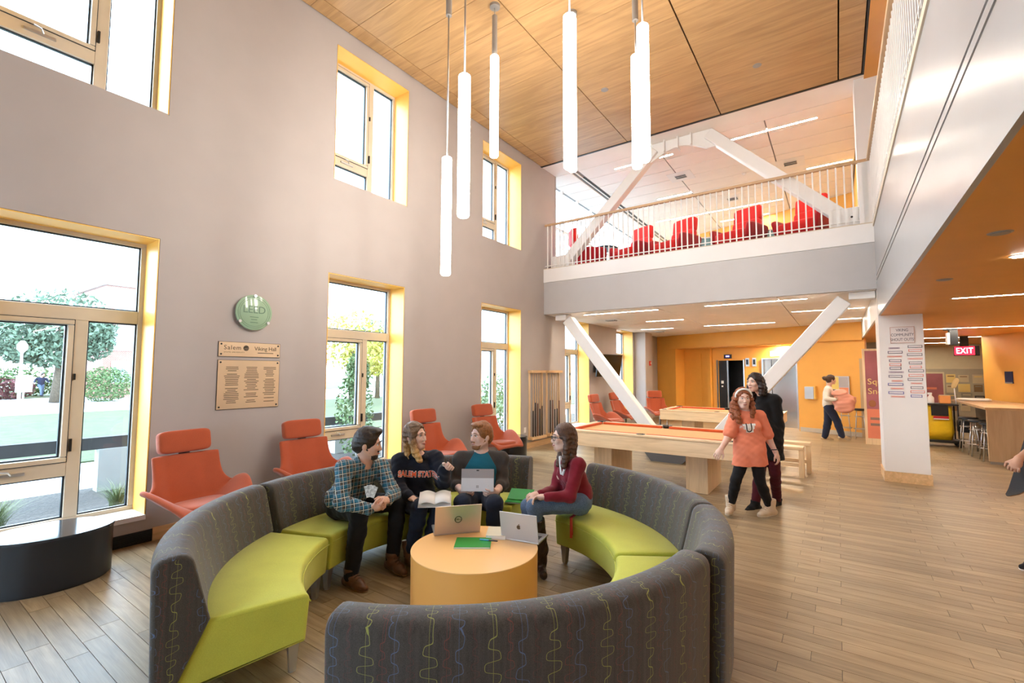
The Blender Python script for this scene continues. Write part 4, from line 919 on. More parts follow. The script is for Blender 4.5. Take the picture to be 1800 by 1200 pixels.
for k, (x,y,r,lb) in enumerate([(-5.12,10.62,40,'red armchair at the left end of the balcony, mostly hidden by the brace'),(-3.98,10.8,140,'red armchair on the balcony near the glazing'),(-2.95,10.75,140,'red armchair in the middle of the balcony'),(-1.62,10.75,140,'red armchair right of the middle of the balcony'),(-.45,10.75,140,'red armchair at the right end of the balcony'),(-3.3,12.6,-60,'red armchair farther back in the upper lounge')]):
    c = r0 if k == 0 else copy_tree(r0); c.location = (x,y,ZS-.005); c.rotation_euler.z = math.radians(-112 if r > 90 else r); c.scale = (1.08,1.08,1.05); c['label'] = lb
m_teal = paint('teal_laminate',(.25,.47,.50),.5)
for x,y,lb in ((-1.03,11.45,'white-topped teal cube table between the two right red armchairs'),(-2.3,11.3,'white-topped teal cube table between the middle red armchairs'),(-4.6,11.5,'small teal cube table beside the left red armchair')):
    t = thing('cube_table', lb, 'table', (x,y,ZS-.005), .3, 'cube tables of the upper lounge'); obj('cube', MB().box(-.24,.24,-.24,.24,0,.58), m_teal, t, bevel=.01); obj('top', MB().box(-.25,.25,-.25,.25,.58,.61), m_white, t, bevel=.006)
t = thing('cafe_table','dark round cafe table by the upper glazing','table',(-5.25,12.1,ZS-.005)); cyl('top', MB().lathe([(.33,.98),(.35,1.0),(.35,1.02),(.33,1.03)],n=32), m_black, t); cyl('stem', MB().lathe([(.03,.03),(.03,.98)],n=12), m_black, t); cyl('base', MB().lathe([(.25,0),(.25,.02),(.03,.05)],n=24), m_black, t)
for x,y,lb in ((-5.3,11.5,'dark stool at the cafe table by the glazing, front one'),(-4.75,12.5,'dark stool at the cafe table by the glazing, rear one')):
    s = copy_tree(s0); s.location = (x,y,ZS-.005); s['label'] = lb; s['group'] = 'stools of the upper lounge'
# ------------------------------------------------------------------ outdoors
m_grass = paint('lawn', (.046,.060,.018), .95, var=.25, vs=4., bump=.6, bs=90, bd=.02); m_path = paint('concrete_path', (.36,.36,.36), .9, var=.06); m_soil = paint('mulch', (.035,.028,.022), .95, var=.4, vs=25., bump=.8, bs=40, bd=.03)
gd = obj('ground_outside', MB().box(-120,-6.2,-60,120,-.35,-.16), m_path); gd['kind'] = 'structure'
o = obj('lawn_outside', MB().box(-27.5,-12.6,-40,60,-.16,-.13), m_grass); o['kind'] = 'structure'; o['label'] = 'green lawn outside the windows'
o = obj('lawn_outside', MB().box(-70,-44,-40,60,-.16,-.13), m_grass); o['kind'] = 'structure'
o = obj('planting_bed', MB().box(-9.6,-6.5,-6,30,-.16,-.11), m_soil); o['kind'] = 'structure'
def leafy(name, lb, cat, loc, crown, n, ls, cols, trunk=None, grp=None, seed=0):
    """crown: list of ellipsoids (cx,cy,cz,rx,ry,rz); leaves are small quads scattered through them"""
    rnd = random.Random(seed); t = thing(name, lb, cat, loc, group=grp); mb = MB()
    for k in range(n):
        e = crown[k % len(crown)]
        while True:
            p = Vector((rnd.uniform(-1,1),rnd.uniform(-1,1),rnd.uniform(-1,1)))
            if .35 < p.length < 1: break
        c = Vector((e[0]+p.x*e[3],e[1]+p.y*e[4],e[2]+p.z*e[5]))
        a = Vector((rnd.gauss(0,1),rnd.gauss(0,1),rnd.gauss(0,1))).normalized(); b = a.cross(Vector((rnd.gauss(0,1),rnd.gauss(0,1),rnd.gauss(0,1)))).normalized(); s = ls*rnd.uniform(.6,1.3)
        mb.add([c-a*s, c+b*s*.45, c+a*s, c-b*s*.45], [(0,1,2,3)])
    me = bpy.data.meshes.new('foliage'); me.from_pydata(mb.v,[],mb.f); f = link('foliage', me, cols, t); f['kind'] = 'stuff'
    if trunk: obj('trunk', MB().tube(trunk[0],trunk[1],10), paint('bark',(.10,.075,.05),.9,var=.3,vs=12.), t, True)
    return t
m_leaf = paint('leaf_hazed', (.10,.145,.09), .7, var=.4, vs=2.); m_leaf2 = paint('leaf_green', (.10,.16,.055), .7, var=.35, vs=6.); m_leafy = paint('leaf_yellow', (.42,.38,.08), .7, var=.3, vs=2.); m_leafr = paint('leaf_maroon', (.10,.03,.03), .8, var=.3, vs=2.)  # far trees: distance haze mixed into the leaf colour, paler and bluer
leafy('campus_tree','large tree beyond the lawn seen through the nearest window','tree',(-37,7.0,-.15),[(0,0,4.6,2.6,2.6,2.0),(-.4,-1.7,3.7,2.0,1.8,1.4),(.3,1.2,3.8,1.6,1.3,1.4),(0,-.4,2.9,2.1,1.9,.9)],9000,.15,m_leaf,([(0,0,0),(0,.1,2),(0,0,4.5)],[.32,.24,.12]),seed=1)
leafy('campus_tree','second tree left of the large one beyond the lawn','tree',(-48,3.0,-.15),[(0,0,4.6,3.0,3.4,2.2),(0,-2,3.2,2.4,2.6,1.2)],6000,.17,m_leaf,([(0,0,0),(0,0,3.6)],[.28,.14]),seed=2)
leafy('round_bush','round green bush in front of the brick building','bush',(-36.5,9.1,-.15),[(0,0,1.0,1.1,1.35,1.1)],2600,.09,m_leaf2,seed=3)
leafy('round_bush','low maroon bush at the left beyond the path','bush',(-43.5,5.6,-.15),[(0,0,.6,1.0,1.6,.75)],1000,.13,m_leafr,seed=4)
leafy('round_bush','green bush behind the lamp posts','bush',(-47,7.0,-.15),[(0,0,1.0,1.0,2.2,1.1)],1200,.15,m_leaf2,seed=14)
leafy('tall_shrub','tall leafy shrub outside the second window','shrub',(-8.6,6.35,-.12),[(0,0,.95,.42,.42,.95),(0,.05,1.75,.26,.26,.5)],2200,.05,m_leaf2,seed=5)
leafy('campus_tree','yellow-leaved tree seen through the second window','tree',(-22,16.0,-.15),[(0,0,3.6,1.8,2.2,1.7),(0,1.2,2.6,1.4,1.6,1.1)],2600,.15,m_leafy,([(0,0,0),(0,0,3)],[.16,.08]),seed=6)
leafy('campus_tree','pale green tree seen through the second window beside the yellow one','tree',(-26,21.0,-.15),[(0,0,3.4,2.0,2.4,2.0)],2400,.16,m_leaf2,([(0,0,0),(0,0,3)],[.18,.08]),seed=7)
leafy('tall_shrub','leafy shrub outside the third window','shrub',(-8.8,11.6,-.12),[(0,0,.9,.5,.5,.95)],1500,.05,m_leaf2,seed=8)
# ornamental grasses
def grass_tuft(lb, loc, n, h, seed):
    rnd = random.Random(seed); t = thing('ornamental_grass', lb, 'grass', loc, group='grass tufts outside the nearest window'); mb = MB()
    for k in range(n):
        a = rnd.uniform(0,2*PI); l = h*rnd.uniform(.6,1.15); out = rnd.uniform(.15,.75)*l; w = .006; r0 = rnd.uniform(0,.08)
        d = Vector((math.cos(a),math.sin(a),0)); s = Vector((-d.y,d.x,0))*w; prev = None
        for j in range(5):
            f = j/4; p = d*(r0+out*f*f)+Vector((0,0,l*(f-.25*f*f*f))); q = s*(1-f*.9)
            mb.v += [tuple(p-q),tuple(p+q)]
            if j: o_ = len(mb.v); mb.f.append((o_-4,o_-3,o_-1,o_-2))
    me = bpy.data.meshes.new('blades'); me.from_pydata(mb.v,[],mb.f); f = link('blades', me, paint('grass_blade',(.10,.125,.045),.7,var=.3,vs=20.), t); f['kind'] = 'stuff'
grass_tuft('ornamental grass tuft outside the nearest window, left',(-7.35,.95,-.12),260,.62,1); grass_tuft('ornamental grass tuft outside the nearest window, right',(-7.9,2.15,-.12),200,.42,2); grass_tuft('ornamental grass tuft outside the nearest window, farthest left',(-7.1,.45,-.12),220,.55,3)
# rail along the bed
t = thing('outdoor_rail','dark wooden rail on broad posts outside the nearest window','rail',(-9.3,0,-.16)); m_dk = paint('weathered_beam',(.035,.034,.033),.8,var=.2)
obj('beam', MB().box(-.06,.06,-3,9,.68,.86), m_dk, t)
for y in (-1.6,2.45,6.5): obj('post', MB().box(-.10,.10,y-.2,y+.2,0,.68), paint('rail_post',(.33,.34,.32),.8), t)
# brick building
m_brick = G('brick_wall'); bt_ = m_brick.n('TexBrick'); m_brick.put(bt_,0,m_brick.pos((1,1,1),(0,PI/2,0))); bt_.inputs['Color1'].default_value=(.36,.14,.09,1); bt_.inputs['Color2'].default_value=(.28,.10,.065,1); bt_.inputs['Mortar'].default_value=(.45,.40,.36,1); bt_.inputs['Scale'].default_value=4; m_brick.col(bt_.outputs[0]); m_brick = m_brick.m
t = thing('brick_building','red brick building with pale windows beyond the lawn','building',(-40,14.6,-.15)); obj('walls', MB().box(-8,0,-4.9,8,0,7.6), m_brick, t); obj('roof', MB().box(-8.2,.2,-5.1,8.2,7.6,7.9), m_grey, t)
m_wp = paint('far_pane',(.30,.38,.40),.15)
for z in (1.0,3.2,5.4):
    for y in (-3.7,-1.0,1.7,4.4): f = obj('window', MB().box(0,.06,y-.75,y+.75,z,z+1.5), m_white, t); obj('pane', MB().box(.06,.08,y-.66,y-.03,z+.1,z+1.4).box(.06,.08,y+.03,y+.66,z+.1,z+1.4), m_wp, f)
t = thing('pale_building','pale building with balconies seen through the third window','building',(-22,30,-.15)); obj('walls', MB().box(-6,0,-3.5,8,0,9), paint('pale_render',(.62,.60,.57),.8), t); obj('roof', MB().box(-6.2,.3,-3.7,8.2,9,9.3), m_grey, t)
for z in (1.2,3.9,6.6): 
    for y in (-2,.8,3.6): f = obj('window', MB().box(0,.05,y-.8,y+.8,z,z+1.5), m_white, t); obj('pane', MB().box(.05,.07,y-.7,y+.7,z+.1,z+1.4), m_wp, f)
# lamp posts, sign
for y,x,h,lb in ((4.9,-33,3.1,'white globe lamp post left of the large tree'),(9.5,-50,3.3,'white globe lamp post in front of the large tree')):
    t = thing('lamp_post', lb, 'lamp post', (x,y,-.15), group='lamp posts outside'); cyl('pole', MB().lathe([(.07,0),(.05,h-.4)],n=12), m_white, t); obj('globe', MB().lathe([(.05,h-.4),(.20,h-.2),(.20,h),(.08,h+.2)],n=16), m_white, t, True)
t = thing('parking_sign','small white sign on a post by the path','sign',(-27.8,4.25,-.15)); cyl('pole', MB().lathe([(.03,0),(.03,1.6)],n=8), m_alu, t); obj('plate', MB().box(0,.03,-.25,.25,.95,1.65), m_white, t)
# ------------------------------------------------------------------ implicit-surface modelling for people
class SDF:
    def __init__(s, lo, hi, h):
        s.h = h; s.lo = np.array(lo,float)-3*h; n = np.ceil((np.array(hi)+3*h-s.lo)/h).astype(int)+1; s.n = n
        s.f = np.full(n, .12, np.float32); s.ax = [(s.lo[i]+h*np.arange(n[i])).astype(np.float32) for i in range(3)]
    def _win(s, lo, hi, m):
        a = np.clip(np.floor((np.array(lo)-m-s.lo)/s.h).astype(int),0,s.n); b = np.clip(np.ceil((np.array(hi)+m-s.lo)/s.h).astype(int)+1,0,s.n)
        sl = tuple(slice(a[i],b[i]) for i in range(3))
        X = s.ax[0][sl[0]][:,None,None]; Y = s.ax[1][sl[1]][None,:,None]; Z = s.ax[2][sl[2]][None,None,:]
        return sl, X, Y, Z
    def _put(s, sl, d, k, op):
        f = s.f[sl]
        if f.size == 0: return
        if op == 'sub':
            d = -d; h = np.clip(.5-.5*(f-d)/max(k,1e-6),0,1); s.f[sl] = f*(1-h)+d*h+k*h*(1-h)
        elif op == 'int': s.f[sl] = np.maximum(f,d)
        else:
            h = np.clip(.5+.5*(f-d)/max(k,1e-6),0,1); s.f[sl] = f*(1-h)+d*h-k*h*(1-h)
    def cone(s, a, b, r0, r1, k=.02, op='add'):
        a = np.array(a,np.float32); b = np.array(b,np.float32); m = max(r0,r1)+.025+k; r0 = np.float32(r0); r1 = np.float32(r1)
        sl, X, Y, Z = s._win(np.minimum(a,b),np.maximum(a,b),m); ba = b-a; L = ba@ba+np.float32(1e-9)
        t = np.clip(((X-a[0])*ba[0]+(Y-a[1])*ba[1]+(Z-a[2])*ba[2])/L,0,1)
        d = np.sqrt((X-a[0]-t*ba[0])**2+(Y-a[1]-t*ba[1])**2+(Z-a[2]-t*ba[2])**2)-(r0+(r1-r0)*t)
        s._put(sl, d.astype(np.float32), k, op)
    def ell(s, c, r, B=None, k=.02, op='add'):
        c = np.array(c,np.float32); r = np.array(r,np.float32); m = r.max()+.025+k; B = None if B is None else np.array(B,np.float32); sl, X, Y, Z = s._win(c,c,m)
        x, y, z = X-c[0], Y-c[1], Z-c[2]
        if B is not None:
            u = x*B[0][0]+y*B[0][1]+z*B[0][2]; v = x*B[1][0]+y*B[1][1]+z*B[1][2]; w = x*B[2][0]+y*B[2][1]+z*B[2][2]
        else: u, v, w = np.broadcast_arrays(x,y,z)
        k0 = np.sqrt((u/r[0])**2+(v/r[1])**2+(w/r[2])**2); k1 = np.sqrt((u/r[0]**2)**2+(v/r[1]**2)**2+(w/r[2]**2)**2)+1e-9
        s._put(sl, (k0*(k0-1)/k1).astype(np.float32), k, op)
    def half(s, p, n, op='int'):
        """keep the side where (x-p).n < 0"""
        X = s.ax[0][:,None,None]; Y = s.ax[1][None,:,None]; Z = s.ax[2][None,None,:]; p = np.array(p,np.float32); n = np.array(n,np.float32)
        s.f = np.maximum(s.f, ((X-p[0])*n[0]+(Y-p[1])*n[1]+(Z-p[2])*n[2]).astype(np.float32))
    def wrinkle(s, amp, freq, seed=0):
        r = np.random.RandomState(seed); I = np.nonzero(np.abs(s.f) < .03); X = s.ax[0][I[0]]; Y = s.ax[1][I[1]]; Z = s.ax[2][I[2]]; w = 0
        for q in range(4):
            d = r.normal(size=3); d /= np.linalg.norm(d); d[2] *= 1.3; ph = r.uniform(0,6)
            e = r.normal(size=3)*.35; d = d.astype(np.float32); e = e.astype(np.float32); fq = np.float32(freq)
            w = w+np.sin(fq*np.float32(1+.5*q)*(X*d[0]+Y*d[1]+Z*d[2])+np.float32(ph)+np.float32(1.8)*np.sin(fq*np.float32(.45)*(X*e[0]+Y*e[1]+Z*e[2])+np.float32(q)))/np.float32(1+.4*q)
        s.f[I] += (amp*w/2).astype(np.float32)
    def mesh(s, name):
        f = s.f; n = f.shape; ins = f < 0; u8 = ins.view(np.uint8)
        cnt = np.zeros((n[0]-1,n[1]-1,n[2]-1),np.uint8); off = [(i,j,k) for i in (0,1) for j in (0,1) for k in (0,1)]
        for o in off: cnt += u8[o[0]:n[0]-1+o[0],o[1]:n[1]-1+o[1],o[2]:n[2]-1+o[2]]
        act = (cnt > 0) & (cnt < 8); ijk = np.argwhere(act); idx = np.full(act.shape,-1,np.int32); idx[act] = np.arange(len(ijk))
        val = {o: f[ijk[:,0]+o[0],ijk[:,1]+o[1],ijk[:,2]+o[2]] for o in off}
        acc = np.zeros((len(ijk),3)); c = np.zeros(len(ijk))
        for ax in range(3):
            for o in off:
                if o[ax]: continue
                o2 = list(o); o2[ax] = 1; A = val[o]; B = val[tuple(o2)]; m = (A < 0) != (B < 0); t = np.where(m, A/np.where(m, A-B, 1), 0)
                for q in range(3): acc[:,q] += np.where(m, (o[q] if q != ax else t), 0)
                c += m
        V = s.lo+s.h*(ijk+acc/c[:,None]); F = []
        for ax in range(3):
            u, v = (ax+1)%3, (ax+2)%3
            sa = [slice(None)]*3; sb = [slice(None)]*3; sa[ax] = slice(0,n[ax]-1); sb[ax] = slice(1,n[ax])
            P = np.argwhere(ins[tuple(sa)] != ins[tuple(sb)])
            ok = (P[:,u] > 0) & (P[:,v] > 0) & (P[:,u] < n[u]-1) & (P[:,v] < n[v]-1); P = P[ok]
            fl = ins[tuple(sa)][tuple(P.T)]
            q = []
            for du, dv in ((1,1),(0,1),(0,0),(1,0)):
                R_ = P.copy(); R_[:,u] -= du; R_[:,v] -= dv; q.append(idx[tuple(R_.T)])
            Q = np.stack(q,1); Q[~fl] = Q[~fl][:,::-1]; F.append(Q)
        F = np.concatenate(F); F = F[(F >= 0).all(1)]
        me = bpy.data.meshes.new(name); me.vertices.add(len(V)); me.vertices.foreach_set('co', V.astype(np.float32).ravel())
        me.loops.add(len(F)*4); me.loops.foreach_set('vertex_index', F.ravel().astype(np.int32)); me.polygons.add(len(F))
        me.polygons.foreach_set('loop_start', np.arange(0,len(F)*4,4,dtype=np.int32)); me.update(calc_edges=True)
        return me
def nrm(v): v = np.array(v,float); return v/(np.linalg.norm(v)+1e-12)
IR = np.array((math.cos(YAW),math.sin(YAW),0.)); IF = np.array((-math.sin(YAW),math.cos(YAW),0.))      # image right / away from the camera
UPV = np.array((0,0,1.))
def frame(fwd, up=UPV):
    y = nrm(fwd); x = nrm(np.cross(y,up)); z = np.cross(x,y); return np.array([x,y,z])      # rows: right, forward, up
def skin_mat(name, c):
    if name in MATS: return MATS[name]
    g = G(name); no = g.n('TexNoise', Vector=g.pos()); no.inputs['Scale'].default_value = 30; no.inputs['Detail'].default_value = 3
    g.col(g.ramp(no.outputs[0], [(.3,rgba([c[0]*.95,c[1]*.88,c[2]*.86])),(.7,rgba(c))])); g.set(.5,0,.4)
    g.b.inputs['Subsurface Weight'].default_value = .12; g.b.inputs['Subsurface Radius'].default_value = (.012,.005,.003); g.b.inputs['Subsurface Scale'].default_value = 1
    MATS[name] = g.m; return g.m
def hair_mat(name, c, c2=None, vertical=True):
    if name in MATS: return MATS[name]
    g = G(name); n1 = g.n('TexNoise', Vector=g.pos((95,95,7))); n1.inputs['Scale'].default_value = 1.6; n1.inputs['Detail'].default_value = 3; n1.inputs['Distortion'].default_value = .6
    a = rgba([x*.45 for x in c]); b = rgba([min(1,x*1.35) for x in c]); col = g.ramp(n1.outputs[0], [(.3,a),(.7,b)])
    if c2 is not None:
        z = g.n('SeparateXYZ', g.n('NewGeometry').outputs['Position']).outputs[2]
        f = g.n('MapRange'); g.put(f,0,z); f.inputs[1].default_value = c2[3]; f.inputs[2].default_value = c2[4]; f.clamp = True
        c3 = g.ramp(n1.outputs[0], [(.3,rgba([x*.55 for x in c2[:3]])),(.7,rgba([min(1,x*1.3) for x in c2[:3]]))]); col = g.mix(f.outputs[0], col, c3)
    g.col(col); g.set(.45,0,.45); g.bump(n1.outputs[0], .5, .004); MATS[name] = g.m; return g.m
def hand(sd, wr, ha, pn, curl, k=.006, flip=1, sc=1.0, spread=.0):
    """palm + five bent fingers. wr wrist, ha palm centre, pn palm normal, curl 0..1, flip: thumb side"""
    wr = np.array(wr); d = nrm(np.array(ha)-wr); n = nrm(np.array(pn)-d*np.dot(pn,d)); s = np.cross(d,n)*flip
    c = wr+d*.052*sc
    sd.ell(c, np.array((.048,.040,.017))*sc, [d,s,n], .015)
    sd.cone(wr, c, .024*sc, .024*sc, .02)
    for i, (o,l) in enumerate(((.030,.072),(.010,.080),(-.011,.075),(-.031,.058))):
        p = wr+(d*.088+s*o*1.02-n*.002)*sc
        dirv = nrm(d+s*(o*spread*4)); a0 = curl*.9+.12; r0 = .0092*sc
        for j, f in enumerate((.45,.31,.24)):
            q = p+nrm(dirv*math.cos(a0)+n*math.sin(a0))*l*f*sc; sd.cone(p,q,r0,r0*.9,.003); p = q; r0 *= .9; a0 += curl*.85+.1
    p = wr+(d*.035+s*.030)*sc; q = p+nrm(d*.62+s*.62+n*.35)*.042*sc; sd.cone(p,q,.0125*sc,.0105*sc,.012); q2 = q+nrm(d*.85+s*(.25-.3*curl)+n*(.2+.5*curl))*.035*sc; sd.cone(q,q2,.0105*sc,.0085*sc,.003)
def head_sdf(sd, c, B, s=1.0, male=False):
    P = lambda x,y,z: np.array(c)+s*(B[0]*x+B[1]*y+B[2]*z)
    E = lambda p,r,k=.02,op='add': sd.ell(P(*p), np.array(r)*s, B, k, op)
    E((0,-.012,.030),(.074,.092,.086)); E((0,.022,-.028),(.060,.070,.082),.03); E((0,.050,-.083),(.032 if not male else .037,.034,.026),.03)
    for q in (-1,1):
        sd.cone(P(q*.052,-.005,-.052),P(q*.018,.060,-.098),.022*s,.018*s,.025)
        E((q*.034,.062,-.022),(.026,.022,.024),.02)
        E((q*.074,-.012,-.012),(.010,.020,.032),.008); E((q*.031,.094,.006),(.017,.016,.012),.010,'sub')
        sd.cone(P(q*.012,.086,.020),P(q*.046,.072,.022),.010*s,.008*s,.014)
        E((q*.010,.098,-.036),(.009,.009,.007),.006)
    sd.cone(P(0,.084,.010),P(0,.106,-.030),.0075*s,.0115*s,.010)
    E((0,.086,-.060),(.024,.012,.007),.007); E((0,.085,-.071),(.021,.012,.007),.006)
def face_parts(par, c, B, s, lipm, browm, eye=(.06,.04,.03), smile=0):
    P = lambda x,y,z: tuple(np.array(c)+s*(B[0]*x+B[1]*y+B[2]*z))
    mw = paint('eye_white',(.75,.73,.70),.3); mi = paint('iris_%d%d' % (int(eye[0]*100),int(eye[2]*100)), eye, .2)
    for q in (-1,1):
        e = obj('eye', MB().lathe([(.001,-.0125*s)]+[(.0125*s*math.cos(a),.0125*s*math.sin(a)) for a in np.linspace(-1.4,1.4,9)]+[(.001,.0125*s)],P(q*.031,.0745,.006),14), mw, par, True)
        obj('iris', MB().lathe([(.001,-.0075*s)]+[(.0075*s*math.cos(a),.0075*s*math.sin(a)) for a in np.linspace(-1.4,1.4,7)]+[(.001,.0075*s)],P(q*.031,.0808,.006),12), mi, e, True)
        obj('eyelid', MB().tube([P(q*.017,.087,.010),P(q*.024,.0885,.0155),P(q*.033,.088,.0165),P(q*.045,.080,.010)],[.001*s,.0026*s,.0026*s,.001*s],6), browm, e, True)
        obj('eyebrow', MB().tube([P(q*.012,.0985,.027),P(q*.028,.0955,.033),P(q*.048,.082,.027)],[.003*s,.0042*s,.0016*s],6), browm, par, True)
    obj('lips', MB().tube([P(-.023,.088,-.064+smile*.004),P(-.012,.0965,-.0645),P(0,.0985,-.066),P(.012,.0965,-.0645),P(.023,.088,-.064+smile*.004)],[.0014*s,.0052*s,.0060*s,.0052*s,.0014*s],8), lipm, par, True)
class Person:
    def __init__(s, J, face, label, skin, shirt, trou, group=None, male=False, sleeve=1.0, head=1.06, cat='person', bulk=1.0, h=.006, shoe=None, shirt_hem=None, shirtfit=.014, hands=True, face_up=None, loose=0, legfit=.014, collar=.06, curls=(.5,.5), pn=None, wr_amp=.004, bare=False, seated=False, sleeve_r=1.0, bust=0):
        s.J = J = {k: np.array(v,float) for k,v in J.items()}; s.male = male
        base = (J['pel'][0],J['pel'][1],0.)
        s.t = thing('person', label, cat, base, group=group); off = np.array(base)
        for k in J: J[k] = J[k]-off
        s.off = off
        s.sk = skin; s.face = nrm(face); B = frame(s.face, face_up if face_up is not None else UPV); s.B = B; s.hs = head; s.hc = J['head']
        allp = np.array(list(J.values())); lo = allp.min(0)-.2; hi = allp.max(0)+.24
        side = nrm(J['Lsh']-J['Rsh']); upT = nrm(J['neck']-J['pel']); fwdT = np.cross(upT, -side); fwdT = nrm(fwdT); side = np.cross(fwdT,upT)*-1
        side = nrm(J['Lsh']-J['Rsh']-upT*np.dot(J['Lsh']-J['Rsh'],upT)); fwdT = nrm(np.cross(side,upT))*-1
        fwdT = nrm(np.cross(upT,side))*1.0
        # chest forward: right-handed so that side = left hand side
        fwdT = nrm(np.cross(side, upT)); s.fwd, s.up, s.side = fwdT, upT, side; BT = [side,fwdT,upT]; s.BT = BT
        shw = np.linalg.norm(J['Lsh']-J['Rsh'])/2; T = np.linalg.norm(J['neck']-J['pel']); s.shw = shw; s.T = T
        side_h = nrm(J['Lhip']-J['Rhip'])
        def torso(sd, g, kk=.05):
            m = J['pel']*.32+J['neck']*.68
            sd.ell(m-upT*.02, (shw*.86*bulk+g*.6,.100*bulk+g,T*.40), BT, kk); 
            if bust:
                for q in (-1,1): sd.ell(m-upT*.03+side*q*.065+fwdT*.075,(.06,.05,.06),BT,.04)
            sd.ell(J['pel']*.62+J['neck']*.38,(shw*.78*bulk+g*.6,.098*bulk+g,T*.34),BT,kk)
            sd.cone(J['neck']-upT*.03,J['Rsh'],.050+g*.5,.052*bulk+g,.05); sd.cone(J['neck']-upT*.03,J['Lsh'],.050+g*.5,.052*bulk+g,.05)
        def pelvis(sd, g):
            sd.ell(J['pel']+upT*.02,(.155*bulk+g,.110*bulk+g,.12+g),BT,.05)
            sd.ell((J['Rhip']+J['Lhip'])/2,(.15*bulk+g,.11*bulk+g,.09+g),[side_h,np.cross(UPV,side_h),UPV],.05)
        def arm(sd, q, g, frac=1.0, r=1.0):
            sh, el, wr = J[q+'sh'], J[q+'el'], J[q+'wr']; b = bulk*.5+.5
            if frac <= .5:
                e = sh+(el-sh)*frac*2; sd.cone(sh,e,.052*b+g,(.044*b+g)*r,.03)
            else:
                sd.cone(sh,el,.052*b+g,.040*b+g,.03); f = (frac-.5)*2; e = el+(wr-el)*f; sd.cone(el,e,.042*b+g,((.042+(.027-.042)*f)*b+g)*r,.025)
        def leg(sd, q, g, frac=1.0):
            hp, kn, an = J[q+'hip'], J[q+'kn'], J[q+'an']; b = bulk*.6+.4
            sd.cone(hp,kn,.082*b+g,.055*b+g,.035); e = kn+(an-kn)*frac; mid = kn+(an-kn)*.3+ (-nrm(np.cross(an-kn, side_h)))*0
            sd.cone(kn,mid,.054*b+g,.053*b+g,.02); sd.cone(mid,e,.053*b+g,(.040)*b+g,.02)
        s.torso, s.pelvis, s.arm, s.leg = torso, pelvis, arm, leg
        # --- body: one continuous surface
        sd = SDF(lo,hi,h)
        head_sdf(sd, s.hc, B, head, male)
        sd.cone(s.hc-B[2]*.06*head-B[1]*.018, J['neck']-upT*.02, .050*(1.12 if male else .96), .056*(1.12 if male else .98), .03)
        torso(sd, -.012); pelvis(sd, -.012)
        pn = pn or {}
        for i, q in enumerate('RL'):
            arm(sd, q, 0 if sleeve < .9 else -.004); leg(sd, q, -.010 if not bare else 0)
            if hands: hand(sd, J[q+'wr'], J[q+'ha'], pn.get(q, -UPV), curls[i], flip=(1 if q == 'R' else -1)*(-1 if pn.get(q+'f') else 1))
            sd.cone(J[q+'an'], J[q+'an']*.7+J[q+'to']*.3, .028, .02, .02)
        s.body = link('body', sd.mesh('body'), skin, s.t, True)
        # --- shirt
        tp = np.array([J[k] for k in ('pel','neck','Rsh','Lsh','Rel','Lel','Rwr','Lwr')]); tl = tp.min(0)-.2; th_ = tp.max(0)+.16; tl[2] -= .18
        sd = SDF(tl,th_,h); torso(sd, shirtfit)
        for q in 'RL': arm(sd, q, shirtfit*.7+.003+loose*.3, sleeve, sleeve_r)
        hem = shirt_hem if shirt_hem is not None else .10
        if seated:
            sd.ell(J['pel']+upT*.07,(.165*bulk+shirtfit,.115*bulk+shirtfit,.13),BT,.05)
        else:
            sd.ell(J['pel']+upT*.05,(.160*bulk+shirtfit,.112*bulk+shirtfit+loose,.17+hem*.4),BT,.06)
            if hem > .12:
                for q in (-1,1): sd.cone(J['pel']+upT*.10+side*q*.055,J['pel']-upT*(hem+.06)+side*q*.065,.105*bulk+loose,.125*bulk+loose,.05)
            if hem > .12:
                for q in 'RL': sd.cone(J[q+'hip']+upT*.03,J[q+'hip']+(J[q+'kn']-J[q+'hip'])*.6,.098*bulk,.088*bulk,.05)
            sd.half(J['pel']-upT*hem, -upT)
        sd.wrinkle(wr_amp, 46, len(label))
        # neck opening
        sd.ell(J['neck']+upT*.035+fwdT*.018,(collar,collar*1.0,.055),BT,.006,'sub')
        s.shirt = link('shirt', sd.mesh('shirt'), shirt, s.t, True)
        # --- trousers
        if trou is not None:
            lp = np.array([J[k] for k in ('pel','Rhip','Lhip','Rkn','Lkn','Ran','Lan')]); sd = SDF(lp.min(0)-.17,lp.max(0)+.2,h); pelvis(sd, .004 if seated else -.012)
            for q in 'RL': leg(sd, q, legfit, 1.0)
            if hem > .12 and not seated: sd.half(J['pel']-upT*(hem-.06), upT)
            sd.wrinkle(wr_amp*.8, 40, len(label)+3)
            s.trou = link('trousers', sd.mesh('trousers'), trou, s.t, True)
        if shoe: shoe(s)
    def P(s, x, y, z): return s.hc+s.hs*(s.B[0]*x+s.B[1]*y+s.B[2]*z)
    def hair(s, fn, m, name='hair', h=.005, wr=.0025, fr=120):
        sd = SDF(s.hc-.36,s.hc+.22,h); fn(s, sd)
        if wr: sd.wrinkle(wr, fr, 5)
        return link(name, sd.mesh(name), m, s.t, True)
    def cap(s, sd, th=.012, front=.045, low=-.02, back=-.06):
        """hair over the skull leaving the face free"""
        B, S = s.B, s.hs
        sd.ell(s.P(0,-.014,.034),np.array((.078+th*.6,.094+th*.6,.086+th))*S,B,.01); sd.ell(s.P(0,-.05,-.02),np.array((.066+th*.5,.058+th,.07))*S,B,.03)
        sd.ell(s.P(0,.118,-.048),np.array((.078,.086,.136))*S,B,.016,'sub'); sd.ell(s.P(0,.06,-.12),np.array((.11,.075,.09))*S,B,.02,'sub')
